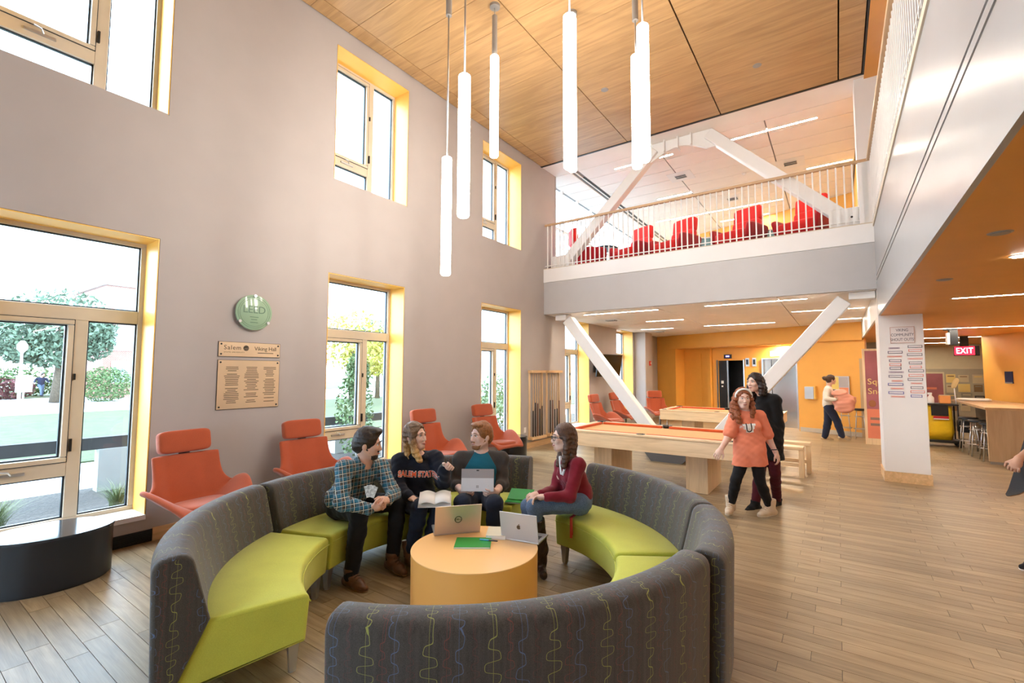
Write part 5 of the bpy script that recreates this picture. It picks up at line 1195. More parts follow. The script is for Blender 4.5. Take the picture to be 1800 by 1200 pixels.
def sneaker(s, m_up, m_sole, h=.004, boot=.0, lace=None, heel=0., top=.06):
    for q in 'RL':
        an, to = s.J[q+'an'], s.J[q+'to']; d = to-an; tilt = d.copy(); d[2] = 0; L = np.linalg.norm(d); d = nrm(d)
        t2 = nrm(tilt+np.array((0,0,.085))) if abs(tilt[2]+.085) > .05 else d
        f = t2; sd_ = nrm(np.cross(UPV,f)); u = np.cross(f,sd_); sole = an-u*.075*1.0-f*0
        heelp = an-f*.055-u*.045; toe = an+f*.165-u*.058; ball = an+f*.10-u*.05
        lo = np.minimum.reduce([heelp,toe,an,an+u*(boot+.08)])-.09; hi = np.maximum.reduce([heelp,toe,an,an+u*(boot+.08)])+.09
        a = SDF(lo,hi,h); a.cone(heelp,ball,.038,.042,.02); a.cone(ball,toe,.042,.030,.02); a.cone(an-u*.02,heelp+f*.02,.045,.04,.03); a.cone(an+u*(boot),an-u*.01,.052+boot*.14,.046+boot*.08,.02); a.cone(an+u*.005,ball+u*.012,.042,.034,.025)
        bot = an-u*.090
        a.half(bot+u*.016,-u); a.half(an+u*(boot+.02),u); a.wrinkle(.0015,90,2)
        so_ = link('shoe', a.mesh('shoe'), m_up, s.t, True)
        b = SDF(lo,hi,h); b.cone(heelp,ball,.043,.047,.02); b.cone(ball,toe,.047,.034,.02); b.half(bot+u*.022,u); b.half(bot-u*(.0+heel),-u)
        link('sole', b.mesh('sole'), m_sole, so_, True)
        if lace:
            for k in range(4):
                c = an+f*(.055+.022*k)+u*(.028-.016*k); obj('lace', MB().tube([tuple(c-sd_*.028),tuple(c+u*.012),tuple(c+sd_*.028)],.0035,6), lace, so_, True)
# ------------------------------------------------------------------ people: joint positions in metres
JA=dict(pel=(-3.645,2.599,0.536),chest=(-3.458,2.608,0.798),neck=(-3.386,2.610,0.918),head=(-3.362,2.627,1.094),Rsh=(-3.402,2.428,0.903),Lsh=(-3.381,2.784,0.861),Rel=(-3.280,2.318,0.668),Rwr=(-3.041,2.412,0.642),Rha=(-2.964,2.466,0.659),Lel=(-3.149,2.739,0.680),Lwr=(-3.027,2.580,0.677),Lha=(-2.992,2.471,0.702),Rhip=(-3.604,2.530,0.539),Lhip=(-3.655,2.690,0.513),Rkn=(-3.226,2.453,0.560),Lkn=(-3.232,2.864,0.563),Ran=(-3.256,2.408,0.079),Lan=(-3.203,2.787,0.094),Rto=(-3.075,2.413,0.044),Lto=(-2.991,2.764,0.053))
JB=dict(pel=(-3.339,3.156,0.502),chest=(-3.329,3.162,0.768),neck=(-3.313,3.173,0.918),head=(-3.323,3.142,1.103),Rsh=(-3.412,3.043,0.868),Lsh=(-3.215,3.304,0.877),Rel=(-3.362,2.956,0.655),Rwr=(-3.162,2.913,0.612),Rha=(-3.043,2.923,0.589),Lel=(-3.059,3.254,0.691),Lwr=(-2.939,3.131,0.832),Lha=(-2.876,3.138,0.878),Rhip=(-3.344,3.054,0.502),Lhip=(-3.277,3.199,0.491),Rkn=(-3.001,2.904,0.538),Lkn=(-2.912,3.064,0.545),Ran=(-3.097,2.898,0.126),Lan=(-3.039,2.999,0.058),Rto=(-2.948,2.843,0.097),Lto=(-2.851,2.948,0.066))
JC=dict(pel=(-2.896,3.612,0.504),chest=(-2.923,3.642,0.736),neck=(-2.919,3.645,0.908),head=(-2.908,3.628,1.089),Rsh=(-3.076,3.510,0.861),Lsh=(-2.757,3.758,0.859),Rel=(-3.059,3.412,0.651),Rwr=(-2.879,3.306,0.618),Rha=(-2.785,3.300,0.613),Lel=(-2.678,3.679,0.641),Lwr=(-2.605,3.474,0.619),Lha=(-2.624,3.388,0.619),Rhip=(-2.919,3.511,0.490),Lhip=(-2.785,3.605,0.490),Rkn=(-2.769,3.189,0.555),Lkn=(-2.517,3.340,0.556),Ran=(-2.798,3.229,0.133),Lan=(-2.574,3.386,0.134),Rto=(-2.715,3.104,0.103),Lto=(-2.475,3.272,0.104))
JD=dict(pel=(-1.963,3.875,0.561),chest=(-1.986,3.810,0.788),neck=(-2.000,3.751,0.942),head=(-2.027,3.708,1.131),Lsh=(-1.878,3.690,0.911),Rsh=(-2.128,3.857,0.865),Lel=(-1.889,3.560,0.670),Lwr=(-2.021,3.407,0.677),Lha=(-2.125,3.359,0.667),Rel=(-2.145,3.747,0.641),Rwr=(-2.157,3.520,0.657),Rha=(-2.208,3.435,0.647),Lhip=(-1.886,3.733,0.575),Rhip=(-2.001,3.848,0.540),Lkn=(-2.141,3.384,0.579),Rkn=(-2.257,3.474,0.549),Lan=(-2.132,3.488,0.123),Ran=(-2.257,3.596,0.080),Lto=(-2.082,3.425,0.108),Rto=(-2.258,3.522,0.055))
JE=dict(pel=(-0.892,6.236,0.785),chest=(-0.904,6.203,1.070),neck=(-0.911,6.199,1.259),head=(-0.936,6.145,1.409),Rsh=(-1.027,6.141,1.196),Lsh=(-0.784,6.287,1.198),Rel=(-1.096,6.069,0.948),Rwr=(-1.149,5.934,0.827),Rha=(-1.185,5.885,0.758),Lel=(-0.704,6.368,0.927),Lwr=(-0.639,6.389,0.776),Lha=(-0.612,6.384,0.699),Rhip=(-0.959,6.263,0.741),Lhip=(-0.828,6.208,0.762),Rkn=(-1.026,6.093,0.452),Lkn=(-0.792,6.233,0.438),Ran=(-1.109,6.206,0.123),Lan=(-0.709,6.364,0.113),Rto=(-1.115,6.080,0.006),Lto=(-0.828,6.195,0.041))
JF=dict(pel=(-0.783,6.899,0.852),chest=(-0.769,6.908,1.159),neck=(-0.798,6.888,1.425),head=(-0.889,6.800,1.588),Lsh=(-0.671,6.830,1.366),Rsh=(-0.871,6.983,1.359),Lel=(-0.640,6.876,1.032),Lwr=(-0.660,6.801,0.774),Lha=(-0.675,6.791,0.674),Rel=(-0.932,6.916,1.038),Rwr=(-0.965,6.771,0.829),Rha=(-0.982,6.734,0.737),Lhip=(-0.720,6.845,0.813),Rhip=(-0.829,6.940,0.791),Lkn=(-0.698,6.836,0.444),Rkn=(-0.862,6.746,0.425),Lan=(-0.705,7.051,0.040),Ran=(-0.913,6.710,0.048),Lto=(-0.776,6.855,0.023),Rto=(-1.010,6.520,-0.002))
JG=dict(pel=(-0.226,14.491,0.854),chest=(-0.228,14.490,1.159),neck=(-0.209,14.503,1.349),head=(-0.143,14.549,1.539),Rsh=(-0.232,14.267,1.283),Lsh=(-0.203,14.727,1.269),Rel=(-0.250,14.169,1.057),Rwr=(-0.086,14.162,1.049),Rha=(-0.003,14.220,1.078),Lel=(-0.150,14.849,1.044),Lwr=(0.021,14.908,1.048),Lha=(0.106,14.907,1.065),Rhip=(-0.213,14.402,0.831),Lhip=(-0.216,14.596,0.819),Rkn=(-0.058,14.486,0.503),Lkn=(-0.254,14.594,0.424),Ran=(0.035,14.491,0.124),Lan=(-0.327,14.604,0.068),Rto=(0.172,14.525,0.033),Lto=(-0.195,14.635,0.017))
JH=dict(pel=(1.649,6.343,0.850),chest=(1.666,6.355,1.134),neck=(1.681,6.365,1.379),head=(1.634,6.308,1.581),Lsh=(1.544,6.086,1.322),Rsh=(1.788,6.624,1.293),Lel=(1.391,5.857,1.120),Lwr=(1.231,5.720,0.999),Lha=(1.191,5.693,0.923),Rel=(1.826,6.711,1.000),Rwr=(1.749,6.596,0.798),Rha=(1.726,6.580,0.704),Lhip=(1.602,6.224,0.805),Rhip=(1.689,6.457,0.774),Lkn=(1.494,6.112,0.434),Rkn=(1.694,6.497,0.373),Lan=(1.391,6.004,0.107),Ran=(1.718,6.514,0.068),Lto=(1.276,5.923,0.059),Rto=(1.596,6.428,0.017))
sk1 = skin_mat('skin_fair', (.68,.42,.31)); sk2 = skin_mat('skin_pale', (.75,.51,.41)); sk3 = skin_mat('skin_tan', (.52,.29,.19))
lip1 = paint('lip_rose', (.42,.13,.11), .45); lip2 = paint('lip_pale', (.48,.19,.15), .45)
def plaid():
    g = G('plaid_flannel'); sp = g.n('SeparateXYZ', g.n('NewGeometry').outputs['Position']); x, y, z = sp.outputs
    u = g.math('ADD', y, g.math('MULTIPLY', x, .45)); v = g.math('ADD', z, g.math('MULTIPLY', x, -.25)); P = .062
    def fr(a, o): return g.math('FRACT', g.math('MULTIPLY_ADD', a, 1/P, o))
    def band(a, o, w): return g.math('LESS_THAN', fr(a,o), w)
    base = (.010,.012,.016,1)
    c = g.mix(g.math('MULTIPLY', band(u,0.,.42), .62), base, (.02,.13,.20,1)); c = g.mix(g.math('MULTIPLY', band(v,.2,.42), .62), c, (.02,.14,.21,1))
    for a, o in ((u,.20),(v,.40)): c = g.mix(g.math('MULTIPLY', band(a,o,.09), .75), c, (.60,.55,.44,1))
    for a, o in ((u,.62),(v,.82)): c = g.mix(g.math('MULTIPLY', band(a,o,.06), .6), c, (.40,.44,.45,1))
    for a, o in ((u,.45),(v,.62)): c = g.mix(g.math('MULTIPLY', band(a,o,.05), .4), c, (.35,.22,.12,1))
    n = g.n('TexNoise', Vector=g.pos()); n.inputs['Scale'].default_value = 300; g.col(c); g.set(.85,0,.2,.2); g.bump(n.outputs[0],.2,.002); return g.m
m_plaid = plaid()
m_jet = fabric('black_denim', (.012,.012,.014), .2, 300, sheen=.05); m_dnavy = fabric('dark_navy_denim', (.014,.020,.038), .2, 300, sheen=.08); m_jean = fabric('blue_denim', (.11,.16,.25), .3, 120, sheen=.1)
m_bootl = paint('brown_leather', (.13,.055,.022), .45, var=.25, vs=20.); m_sole = paint('tan_sole', (.20,.11,.05), .7); m_lace = paint('lace', (.10,.05,.02), .6)
# --- A: man in plaid
A = Person(JA, IR*.95+IF*.12-UPV*.16, 'man in a blue and black plaid flannel shirt leaning forward on the sofa', sk1, m_plaid, m_jet, male=True, head=1.10, bulk=1.1, seated=True, shirtfit=.018, curls=(.75,.6), pn={'R':IF*.6+UPV*.5,'L':-IR*.5-UPV*.6-IF*.3}, collar=.066, wr_amp=.006, shoe=lambda s: sneaker(s,m_bootl,m_sole,boot=.05,lace=m_lace))
hb = hair_mat('hair_dark_brown', (.030,.018,.012))
def hA(s, sd):
    s.cap(sd,.016); sd.ell(s.P(0,.045,.105),np.array((.062,.05,.028))*s.hs,s.B,.02)
A.hair(hA, hb)
def beard(s, sd, th=.010):
    B, S = s.B, s.hs
    for q in (-1,1): sd.cone(s.P(q*.055,.004,-.040),s.P(q*.022,.060,-.095),.017*S,.023*S,.02)
    sd.ell(s.P(0,.068,-.092),np.array((.034,.028,.028))*S,B,.02); sd.cone(s.P(-.022,.092,-.050),s.P(.022,.092,-.050),.007*S,.007*S,.01)
    sd.ell(s.P(0,.098,-.066),np.array((.020,.012,.009))*S,B,.004,'sub')
A.hair(beard, hb, 'beard', wr=.0012, fr=200); face_parts(A.t, A.hc, A.B, A.hs, lip2, hb)
c = obj('shirt_collar', MB(), m_plaid, A.t)
def collar(s, m, r=.068, h=.045, o=None, gap=.5, name='shirt_collar'):
    o = o or obj(name, MB(), m, s.t); mb = MB(); n = 26; vs = []
    for k in range(n):
        a = gap+(2*PI-2*gap)*k/(n-1); d = s.fwd*math.cos(a)+s.side*math.sin(a); b = s.J['neck']+s.up*(.012-.012*math.cos(a))
        for rr, z in ((r,-.005),(r*.95,h),(r*1.12,h*.98),(r*1.38,.0)): vs.append(b+d*rr+s.up*z)
    mb.add(vs, [(k*4+j,(k+1)*4+j,(k+1)*4+j+1,k*4+j+1) for k in range(n-1) for j in range(3)]); me = mb.mesh(name); me.materials.append(m); o.data = me
    sm = o.modifiers.new('t','SOLIDIFY'); sm.thickness = .004; me.polygons.foreach_set('use_smooth',[True]*len(me.polygons)); return o
collar(A, m_plaid, .070, .042, c)
t = thing('playing_card','fan of printed cards held by the man in plaid','card',(-3.03,2.40,.742),math.radians(35)); 
for k in range(3): obj('card', moved(MB().box(-.032,.032,-.0005,.0005,-.005,.085), Matrix.Rotation(.35-.3*k,4,'Y') @ Matrix.Translation((0,.002*k,0))), paint('card_print',(.55,.55,.54),.4,var=.5,vs=60.), t)
# --- B: woman in navy hoodie
m_hood = fabric('navy_fleece', (.010,.013,.024), .2, 300, sheen=.12)
Bp = Person(JB, IR*.86-IF*.42+UPV*.06, 'woman in a navy hoodie with SALEM STATE lettering, one hand raised', sk2, m_hood, m_dnavy, head=1.07, seated=True, shirtfit=.026, curls=(.25,.85), pn={'R':-UPV,'L':IR*.3-IF*.3+UPV*.2}, collar=.055, wr_amp=.006, loose=.02, bust=1, shoe=lambda s: sneaker(s,m_bootl,m_sole,boot=.10))
hbl = hair_mat('hair_ombre_blonde', (.17,.10,.055), (.58,.33,.11,1.10,.97))
def hB(s, sd):
    s.cap(sd,.014)
    for q, pts in ((1,[(.066,.02,.03),(.080,.03,-.05),(.075,.052,-.13),(.060,.085,-.20)]),(-1,[(-.068,-.01,.03),(-.082,-.01,-.06),(-.085,-.005,-.14),(-.080,.02,-.22)]),(0,[(0,-.085,.04),(0,-.095,-.06),(-.01,-.10,-.15),(-.02,-.10,-.22)]),(2,[(-.05,-.07,.02),(-.06,-.07,-.08),(-.07,-.07,-.20)]),(3,[(.05,-.06,.02),(.06,-.05,-.08),(.06,-.04,-.19)])):
        for a, b in zip(pts[:-1],pts[1:]): sd.cone(s.P(*a),s.P(*b),.032,.028,.02)
Bp.hair(hB, hbl, wr=.005, fr=110); face_parts(Bp.t, Bp.hc, Bp.B, Bp.hs, lip1, paint('brow_brown',(.06,.035,.02),.6))
def wrap_text(s, txt, size, m, up, dx, off, name, garment, thick=0, arch=0.):
    cu = bpy.data.curves.new('t','FONT'); cu.body = txt; cu.size = size; cu.align_x = 'CENTER'; cu.align_y = 'CENTER'; cu.offset = thick; cu.resolution_u = 3; cu.space_character = 1.02
    ob = bpy.data.objects.new('t',cu); me = bpy.data.meshes.new_from_object(ob); bpy.data.objects.remove(ob); bpy.data.curves.remove(cu)
    bm = bmesh.new(); bm.from_mesh(me); bmesh.ops.triangulate(bm, faces=bm.faces)
    for _ in range(3):
        lg = [e for e in bm.edges if e.calc_length() > .012]
        if not lg: break
        bmesh.ops.subdivide_edges(bm, edges=lg, cuts=1); bmesh.ops.triangulate(bm, faces=bm.faces)
    tree = BVHTree.FromPolygons([v.co.copy() for v in garment.data.vertices],[tuple(p.vertices) for p in garment.data.polygons])
    c = s.J['neck']-s.up*up+s.side*dx; bad = []
    for v in bm.verts:
        p = Vector(c+s.side*v.co.x+s.up*(v.co.y*1.25-arch*v.co.x**2)+s.fwd*.4); h = tree.ray_cast(p, Vector(-s.fwd), .6)
        if h[0] is None: bad.append(v); continue
        v.co = h[0]+Vector(s.fwd)*off
    bmesh.ops.delete(bm, geom=bad, context='VERTS'); bm.to_mesh(me); bm.free(); me.name = name; return link(name, me, m, s.t)
wrap_text(Bp,'SALEM STATE',.056,paint('letter_white',(.8,.76,.72),.7),.150,-.012,.004,'lettering_outline',Bp.shirt,.004)
wrap_text(Bp,'SALEM STATE',.056,paint('letter_orange',(.78,.09,.02),.7),.150,-.012,.007,'lettering',Bp.shirt,.001)
sd = SDF(Bp.J['neck']-.16,Bp.J['neck']+.14,.005)
for k in range(14):
    a = .55+(2*PI-1.1)*k/13; a2 = .55+(2*PI-1.1)*(k+1)/13
    q = lambda a: Bp.J['neck']+Bp.fwd*math.cos(a)*.075+Bp.side*math.sin(a)*.085+Bp.up*(.0-.014*math.cos(a))
    if k < 13: sd.cone(q(a),q(a2),.026,.026,.02)
sd.ell(Bp.J['neck']-Bp.fwd*.105-Bp.up*.05,(.10,.04,.075),Bp.BT,.03); link('hood', sd.mesh('hood'), m_hood, Bp.t, True)
# open book on her lap
t = thing('open_book','open book with white pages on the lap of the woman in the navy hoodie','book',(-2.90,2.985,.60),math.radians(42)); t.rotation_euler.x = .22; mb = MB(); n = 12
def pages(sg):
    mb = MB(); vs = []
    for k in range(n+1):
        x = k/n*.135; z = .030*math.sin(min(1,k/n*1.15)*PI*.75)+.012*(1-k/n); 
        for y in (-.10,.10):
            vs += [(sg*x,y,z+.012),(sg*x,y,z)]
    fs = []
    for k in range(n):
        a = k*4; b = a+4; fs += [(a,a+2,b+2,b),(a+1,b+1,b+3,a+3),(a,b,b+1,a+1),(a+2,a+3,b+3,b+2)]
    fs += [(0,1,3,2),(n*4,n*4+2,n*4+3,n*4+1)]; return mb.add(vs,fs)
for sg in (-1,1): obj('pages', pages(sg), m_paper, t, True)
obj('cover', MB().box(-.14,.14,-.105,.105,-.006,-.002), m_paper, t)
# --- C: bearded man
def raglan():
    g = G('raglan_tee'); return g
m_char = fabric('charcoal_jersey', (.055,.047,.042), .25, 300, sheen=.1); m_teal2 = fabric('teal_jersey', (.012,.13,.20), .15, 300, sheen=.1)
Cp = Person(JC, -IR*.74-IF*.66-UPV*.02, 'man with short red hair and beard in a teal raglan shirt holding a tablet', sk2, m_char, m_dnavy, male=True, head=1.10, bulk=1.12, seated=True, sleeve=.68, shirtfit=.016, curls=(.7,.7), pn={'R':IR*.5+UPV*.4+IF*.5,'L':-IR*.5+UPV*.4+IF*.5}, collar=.066, wr_amp=.004, sleeve_r=1.06, shoe=lambda s: sneaker(s,m_jet,m_sole,boot=.02))
# teal front panel: the part of the torso between the sleeves
sd = SDF(np.minimum(Cp.J['Rsh'],Cp.J['pel'])-.25,np.maximum(Cp.J['Lsh'],Cp.J['neck'])+.2,.0055); Cp.torso(sd,.024); sd.ell(Cp.J['pel']+Cp.up*.07,(.165*1.12+.024,.115*1.12+.024,.13),Cp.BT,.05); sd.wrinkle(.002,46,9)
for q, sg in (('R',-1),('L',1)):
    nn = nrm(Cp.side*sg*.80+Cp.up*.48); sd.half(Cp.J['neck']+Cp.side*sg*.088-Cp.up*.02, nn); sd.half(Cp.J['neck']+Cp.side*sg*(Cp.shw*.86), Cp.side*sg)
sd.ell(Cp.J['neck']+Cp.up*.035+Cp.fwd*.018,(.066,.066,.055),Cp.BT,.006,'sub'); link('shirt_front', sd.mesh('shirt_front'), m_teal2, Cp.t, True)
hr = hair_mat('hair_ginger', (.30,.115,.035))
def hC(s, sd): s.cap(sd,.012); sd.ell(s.P(0,.05,.100),np.array((.060,.045,.024))*s.hs,s.B,.02)
Cp.hair(hC, hr); Cp.hair(beard, hair_mat('beard_ginger',(.34,.15,.06)), 'beard', wr=.001, fr=200); face_parts(Cp.t, Cp.hc, Cp.B, Cp.hs, lip2, hr, (.10,.14,.16))
t = thing('tablet','silver tablet held upright by the bearded man','tablet',(-2.712,3.336,.735),YAW-.02); M_ = Matrix.Rotation(math.radians(-10),4,'X'); m_tab = paint('tablet_grey',(.36,.32,.31),.4,.1); m_tabl = paint('tablet_light',(.72,.69,.69),.4,.0)
obj('slab', moved(MB().box(-.148,.148,-.004,.004,-.098,.098), M_), m_tab, t, bevel=.002); obj('kickstand', moved(MB().box(-.147,.147,-.0062,-.004,-.097,.018), M_), m_tabl, t); obj('maker_mark', moved(MB().box(-.011,-.001,-.0068,-.0062,-.055,-.045).box(.001,.011,-.0068,-.0062,-.055,-.045).box(-.011,-.001,-.0068,-.0062,-.067,-.057).box(.001,.011,-.0068,-.0062,-.067,-.057), M_), m_tab, t); obj('camera_lens', moved(MB().box(-.012,.012,-.0048,-.004,.080,.090), M_), m_black, t)
# --- D: woman in maroon
m_mar = fabric('maroon_knit', (.20,.010,.022), .18, 300, sheen=.15)
Dp = Person(JD, -IR*.97-IF*.22+UPV*.02, 'woman with glasses in a maroon top sitting sideways at the gap of the sofa', sk2, m_mar, m_jean, head=1.03, seated=True, shirtfit=.012, curls=(.55,.55), pn={'L':-IF*.3-UPV*.6+IR*.2,'R':IF*.3-UPV*.6}, collar=.058, wr_amp=.004, bust=1, legfit=.010, bulk=.95)
hd_ = hair_mat('hair_chestnut', (.095,.042,.022))
def hD(s, sd):
    s.cap(sd,.012)
    for pts in ([(-.068,.0,.02),(-.078,.0,-.08),(-.075,.01,-.17),(-.07,.02,-.23)],[(.068,.0,.02),(.078,-.005,-.08),(.080,.0,-.17),(.075,.02,-.24)],[(0,-.09,.03),(.01,-.10,-.07),(.02,-.10,-.16)],[(.05,-.065,.02),(.06,-.06,-.08),(.065,-.05,-.19)],[(-.05,-.065,.02),(-.06,-.06,-.08),(-.06,-.05,-.18)]):
        for a, b in zip(pts[:-1],pts[1:]): sd.cone(s.P(*a),s.P(*b),.028,.026,.02)
Dp.hair(hD, hd_, wr=.004, fr=120); face_parts(Dp.t, Dp.hc, Dp.B, Dp.hs, lip1, hd_, smile=1)
gl = obj('glasses', MB().tube([tuple(Dp.P(-.056+.112*k/16,.098-.012*abs(k-8)/8,.004)) for k in range(17)],.0022,6).tube([tuple(Dp.P(.056,.088,.006)),tuple(Dp.P(.074,.02,.004)),tuple(Dp.P(.078,-.02,-.004))],.0025,6).tube([tuple(Dp.P(-.056,.088,.006)),tuple(Dp.P(-.074,.02,.004)),tuple(Dp.P(-.078,-.02,-.004))],.0025,6), m_black, Dp.t, True)
for q in (-1,1): obj('lens_rim', MB().tube([tuple(Dp.P(q*.032+.024*math.cos(2*PI*k/20),.100-.004*math.cos(2*PI*k/20)*q,-.004+.018*math.sin(2*PI*k/20))) for k in range(21)],.0022,6,False), m_black, gl, True)
sc_ = SDF(Dp.J['neck']-.14,Dp.J['neck']+.12,.005)
for a, b in (((.06,.02),(.02,-.10)),((-.06,.02),(-.01,-.10))): sc_.cone(Dp.J['neck']+Dp.side*a[0]+Dp.fwd*.05+Dp.up*a[1],Dp.J['neck']+Dp.side*b[0]+Dp.fwd*.105+Dp.up*b[1],.014,.012,.01)
link('white_collar', sc_.mesh('white_collar'), m_paper, Dp.t, True)
m_lb = paint('dark_brown_boot',(.035,.018,.012),.30)
for q in 'LR':
    an, kn, to = Dp.J[q+'an'], Dp.J[q+'kn'], Dp.J[q+'to']; b = SDF(np.minimum(np.minimum(an,kn),to)-.14,np.maximum(np.maximum(an,kn),to)+.14,.005); top = an+(kn-an)*.78
    b.cone(top,an+(kn-an)*.2,.076,.068,.02); b.cone(an+(kn-an)*.2,an-UPV*.03,.068,.052,.02); f = nrm((to-an)*np.array((1,1,0))); b.cone(an-f*.04-UPV*.06,an+f*.15-UPV*.075,.036,.032,.03); b.half(np.array((0,0,.004)),-UPV); b.half(top,nrm(kn-an)); b.wrinkle(.004,70,3); link('boot', b.mesh('boot'), m_lb, Dp.t, True)
t = thing('red_lanyard','red strap hanging over the green seat edge under the woman in maroon','strap',(-1.95,3.70,.45)); obj('band', MB().beam((-.03,.30,.012),(.015,-.035,.008),.028,.004).beam((.015,-.035,.006),(.02,-.045,-.16),.004,.024,(1,0,0)).beam((.02,-.045,0),(.03,-.05,-.13),.004,.02,(1,0,0)), paint('strap_red',(.62,.06,.02),.6), t)
t = notebook('green notebook lying on the sofa seat right of the bearded man', (-2.60,3.84,.452), math.radians(20), .24,.19,.012); obj('flap', moved(MB().box(-.12,.12,-.09,.09,0,.003), Matrix.Translation((.0,.0,.016)) @ Matrix.Rotation(.35,4,'X') @ Matrix.Translation((0,.09,0))), m_gr, t)
# --- E: redhead walking
m_coral = fabric('coral_cotton', (.84,.25,.14), .08, 300, sheen=.15)
Ep = Person(JE, -IF*.95-IR*.20-UPV*.03, 'woman with curly red hair and white headband in a coral T-shirt walking', sk2, m_coral, m_jet, head=.99, sleeve=.40, sleeve_r=1.22, shirtfit=.016, shirt_hem=.16, loose=.012, legfit=.006, curls=(.5,.4), pn={'R':IF*.5+IR*.5,'L':IF*.5-IR*.5}, collar=.060, wr_amp=.004, bulk=.94, bust=1)
hE_ = hair_mat('hair_red', (.28,.075,.022))
def hE(s, sd):
    s.cap(sd,.016)
    for pts in ([(-.07,.01,.04),(-.095,.01,-.05),(-.10,.02,-.14),(-.085,.04,-.20)],[(.07,.01,.04),(.10,.01,-.05),(.115,.02,-.15),(.12,.03,-.24)],[(.07,-.04,.03),(.11,-.03,-.08),(.125,-.02,-.20)],[(-.07,-.04,.03),(-.10,-.03,-.08),(-.105,-.03,-.18)],[(0,-.09,.03),(0,-.11,-.08),(0,-.10,-.2)],[(.08,.03,-.1),(.085,.075,-.20),(.07,.09,-.27)]):
        for a, b in zip(pts[:-1],pts[1:]): sd.cone(s.P(*a),s.P(*b),.030,.029,.02)
Ep.hair(hE, hE_, wr=.009, fr=95); face_parts(Ep.t, Ep.hc, Ep.B, Ep.hs, lip1, hE_, (.12,.16,.14), smile=1)
obj('headband', MB().tube([tuple(Ep.P(.088*math.sin(a),.030*1+.028*math.cos(a)*1,.030+.086*math.cos(a))) for a in np.linspace(-1.75,1.75,24)],.0125,8), m_paper, Ep.t, True)
wrap_text(Ep,'U',.12,m_black,.185,-.035,.006,'shirt_print',Ep.shirt); 
pl = obj('shirt_print_patch', MB(), m_paper, Ep.t)
bmw = bmesh.new(); tree = BVHTree.FromPolygons([v.co.copy() for v in Ep.shirt.data.vertices],[tuple(p.vertices) for p in Ep.shirt.data.polygons]); gv = {}
for i in range(13):
    for j in range(9):
        a, b = (i-6)/6, (j-4)/4
        if abs(a) > 1-.45*(1-b)/2: continue
        p = Vector(Ep.J['neck']-Ep.up*(.185-b*.05)+Ep.side*(a*.085-.03)+Ep.fwd*.4); h = tree.ray_cast(p, Vector(-Ep.fwd), .6)
        if h[0] is not None: gv[i,j] = bmw.verts.new(h[0]+Vector(Ep.fwd)*.004)
for i in range(12):
    for j in range(8):
        q = [(i,j),(i+1,j),(i+1,j+1),(i,j+1)]
        if all(k in gv for k in q): bmw.faces.new([gv[k] for k in q])
bmw.to_mesh(pl.data); bmw.free()
obj('wristband', MB().tube([tuple(Ep.J['Lwr']+nrm(Ep.J['Lel']-Ep.J['Lwr'])*.03+.034*(Ep.side*math.cos(a)+np.cross(nrm(Ep.J['Lel']-Ep.J['Lwr']),Ep.side)*math.sin(a))) for a in np.linspace(0,2*PI,20)],.006,6,False), m_black, Ep.t, True)
m_boot = paint('cream_boot',(.66,.55,.42),.6,var=.12); m_boot2 = paint('tan_boot',(.50,.32,.16),.6)
sneaker(Ep, m_boot, paint('white_sole',(.7,.66,.58),.6), boot=.09, lace=m_boot2)
# --- F: dark-haired woman
m_coat = fabric('black_cardigan', (.008,.008,.009), .3, 300, sheen=.1); m_wine = fabric('wine_trousers', (.075,.008,.016), .2, 300, sheen=.08)
Fp = Person(JF, -IR*.90-IF*.42, 'woman with long dark hair in a black cardigan and wine trousers walking behind the redhead', sk2, m_coat, m_wine, head=1.0, shirtfit=.020, shirt_hem=.24, loose=.016, curls=(.5,.5), pn={'R':IF,'L':IF}, collar=.058, wr_amp=.004, legfit=.010, shoe=lambda s: sneaker(s,m_jet,m_black,boot=.03))
hF_ = hair_mat('hair_espresso', (.022,.012,.011))
def hF(s, sd):
    s.cap(sd,.016)
    for pts in ([(-.07,.0,.04),(-.085,-.01,-.05),(-.09,.0,-.14)],[(.07,.0,.04),(.088,-.01,-.06),(.10,-.02,-.17),(.09,-.04,-.25)],[(0,-.09,.05),(0,-.12,-.05),(.01,-.13,-.15),(.02,-.12,-.24)],[(.05,-.07,.03),(.075,-.08,-.08),(.08,-.09,-.2)],[(-.05,-.07,.03),(-.07,-.08,-.08),(-.07,-.09,-.18)]):
        for a, b in zip(pts[:-1],pts[1:]): sd.cone(s.P(*a),s.P(*b),.036,.034,.02)
Fp.hair(hF, hF_, wr=.005, fr=110); face_parts(Fp.t, Fp.hc, Fp.B, Fp.hs, lip1, hF_)
# --- G: woman with the pink bag
m_wtop = fabric('white_knit', (.78,.70,.60), .06, 300, sheen=.1); m_navyp = fabric('navy_trousers', (.022,.028,.055), .2, 300, sheen=.08)
Gp = Person(JG, IR*.97-IF*.2, 'woman in a white top and navy trousers carrying a pink bag past the orange wall', sk1, m_wtop, m_navyp, head=1.0, h=.009, shirtfit=.016, shirt_hem=.02, legfit=.030, curls=(.5,.5), pn={'R':IF,'L':-IF}, collar=.055, wr_amp=.003, shoe=lambda s: sneaker(s,paint('tan_shoe',(.55,.40,.24),.6),m_boot,h=.006))
hG_ = hair_mat('hair_brown', (.07,.035,.018))
def hG(s, sd): s.cap(sd,.014); sd.ell(s.P(0,-.135,.03),np.array((.05,.06,.055))*s.hs,s.B,.02); sd.ell(s.P(0,-.17,.05),np.array((.03,.04,.03)),s.B,.02)
Gp.hair(hG, hG_, wr=.004); face_parts(Gp.t, Gp.hc, Gp.B, Gp.hs, lip1, hG_)
t = thing('pink_bag','large pink bag held in front of the woman in the white top','bag',(.07,14.36,1.0)); sd = SDF((-.42,-.42,-.45),(.42,.42,.45),.009); BB = [IR,IF,UPV]
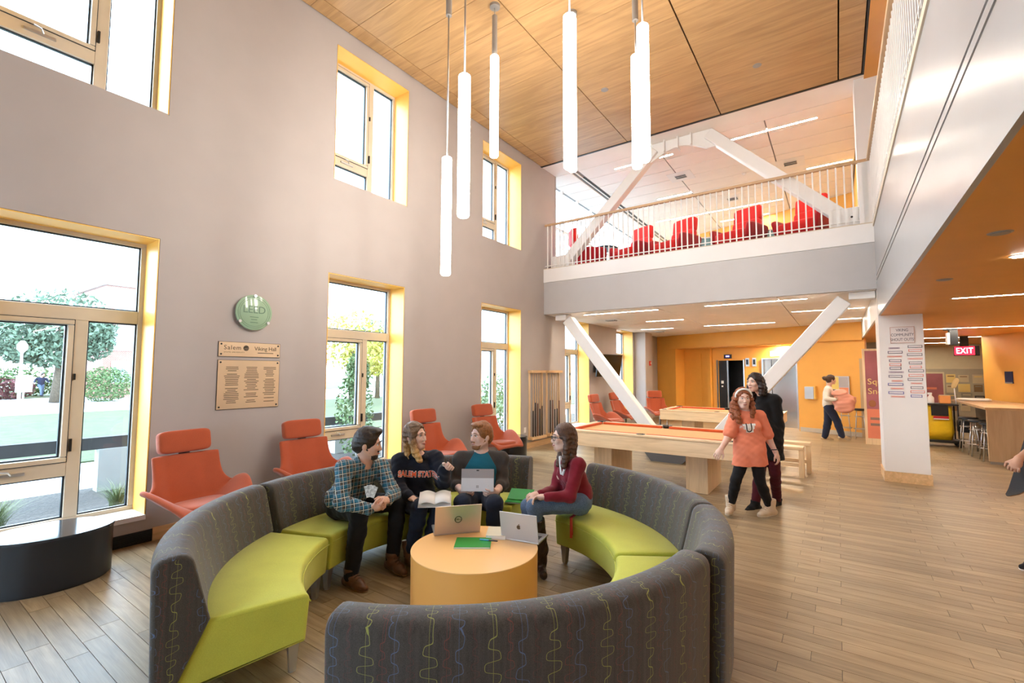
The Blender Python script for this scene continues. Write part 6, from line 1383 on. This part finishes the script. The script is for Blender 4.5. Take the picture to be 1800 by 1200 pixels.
sd.ell(IR*.04+UPV*.0,(.26,.17,.21),BB,.05); sd.ell(IR*.05-UPV*.13,(.23,.17,.17),BB,.05); sd.ell(-IR*.05+UPV*.20,(.19,.13,.10),BB,.05); sd.wrinkle(.014,22,4); link('bag_body', sd.mesh('bag_body'), fabric('pink_nylon',(.80,.36,.26),.1,120,sheen=.1), t, True)
obj('handle', MB().tube([tuple(IR*.20+UPV*.12),tuple(IR*.30+UPV*.10-IF*.05),tuple(IR*.34+UPV*.0),tuple(IR*.26-UPV*.06)],.018,8), MATS['pink_nylon'], t, True)
# --- H: skateboarder at the right edge
Hp = Person(JH, -IR*.97-IF*.2, 'person in black at the right edge, only forearm, skateboard and shoe tip in view', sk3, m_coat, m_jet, male=True, head=1.05, h=.006, sleeve=.56, sleeve_r=1.1, shirtfit=.02, shirt_hem=.12, curls=(.5,.9), pn={'R':IF,'L':IR*.7+IF*.4}, shoe=lambda s: sneaker(s,m_jet,m_paper))
Hp.hair(hA, hb); face_parts(Hp.t, Hp.hc, Hp.B, Hp.hs, lip2, hb)

# skateboard held against the leg
ka = Vector((1.185,5.705,.665)); kb = Vector((1.425,5.960,1.335)); kd = (kb-ka).normalized(); kn_ = Vector(IR*.93-IF*.28+UPV*-.2); kn_ = (kn_-kd*kn_.dot(kd)).normalized(); kw = kd.cross(kn_)
kc = (ka+kb)/2; t = thing('skateboard','black skateboard with red wheels carried by the person at the right edge','skateboard',tuple(kc)); L_ = (kb-ka).length/2
def deck(th0, th1, w0):
    mb = MB(); n = 28; vs = []
    for k in range(n+1):
        a = -1+2*k/n; x = a*L_; e = max(0,(abs(a)-.72)/.28); w = w0*math.sqrt(max(0.02,1-e**2.2)); lift = -.045*e*e
        for sg in (-1,1):
            for h_ in (th0,th1): vs.append(kd*x+kw*w*sg+kn_*(h_+lift))
    fs = []
    for k in range(n):
        a = k*4; b = a+4; fs += [(a,b,b+2,a+2),(a+1,a+3,b+3,b+1),(a,a+1,b+1,b),(a+2,b+2,b+3,a+3)]
    fs += [(0,2,3,1),(n*4,n*4+1,n*4+3,n*4+2)]; return mb.add(vs,fs)
obj('deck', deck(0,.010,.100), paint('deck_black',(.02,.019,.018),.45), t); obj('ply_edge', deck(.003,.007,.1008), paint('deck_ply',(.45,.24,.10),.5), t); obj('grip_tape', deck(-.0012,0,.099), paint('grip_black',(.018,.018,.02),.9,bump=.4,bs=400), t)
for a in (-.62,.62):
    c = kd*(a*L_)+kn_*.045; tr = obj('truck', MB().tube([tuple(c-kw*.075),tuple(c+kw*.075)],.011,10).beam(tuple(kd*(a*L_)+kn_*.01),tuple(c),.05,.03), m_alu, t, True)
    for sg in (-1,1): cyl('wheel', MB().tube([tuple(c+kw*sg*.062),tuple(c+kw*sg*.098)],.030,18), paint('wheel_red',(.25,.012,.016),.35), t)

# --- distant pedestrian on the campus path
JO = {k: tuple(np.array(v)-np.array(JG['pel'])+np.array((-45.9,7.85,JG['pel'][2]-.16))) for k, v in JG.items()}
Op = Person(JO, IR, 'distant pedestrian in a dark blue jacket on the path outside the nearest window', sk1, m_navyp, m_jean, h=.018, hands=False, wr_amp=0, shirt_hem=.1, shoe=lambda s: sneaker(s,m_jet,m_black,h=.012))
Op.hair(hA, hb, h=.012, wr=0)
bpy.context.view_layer.update()
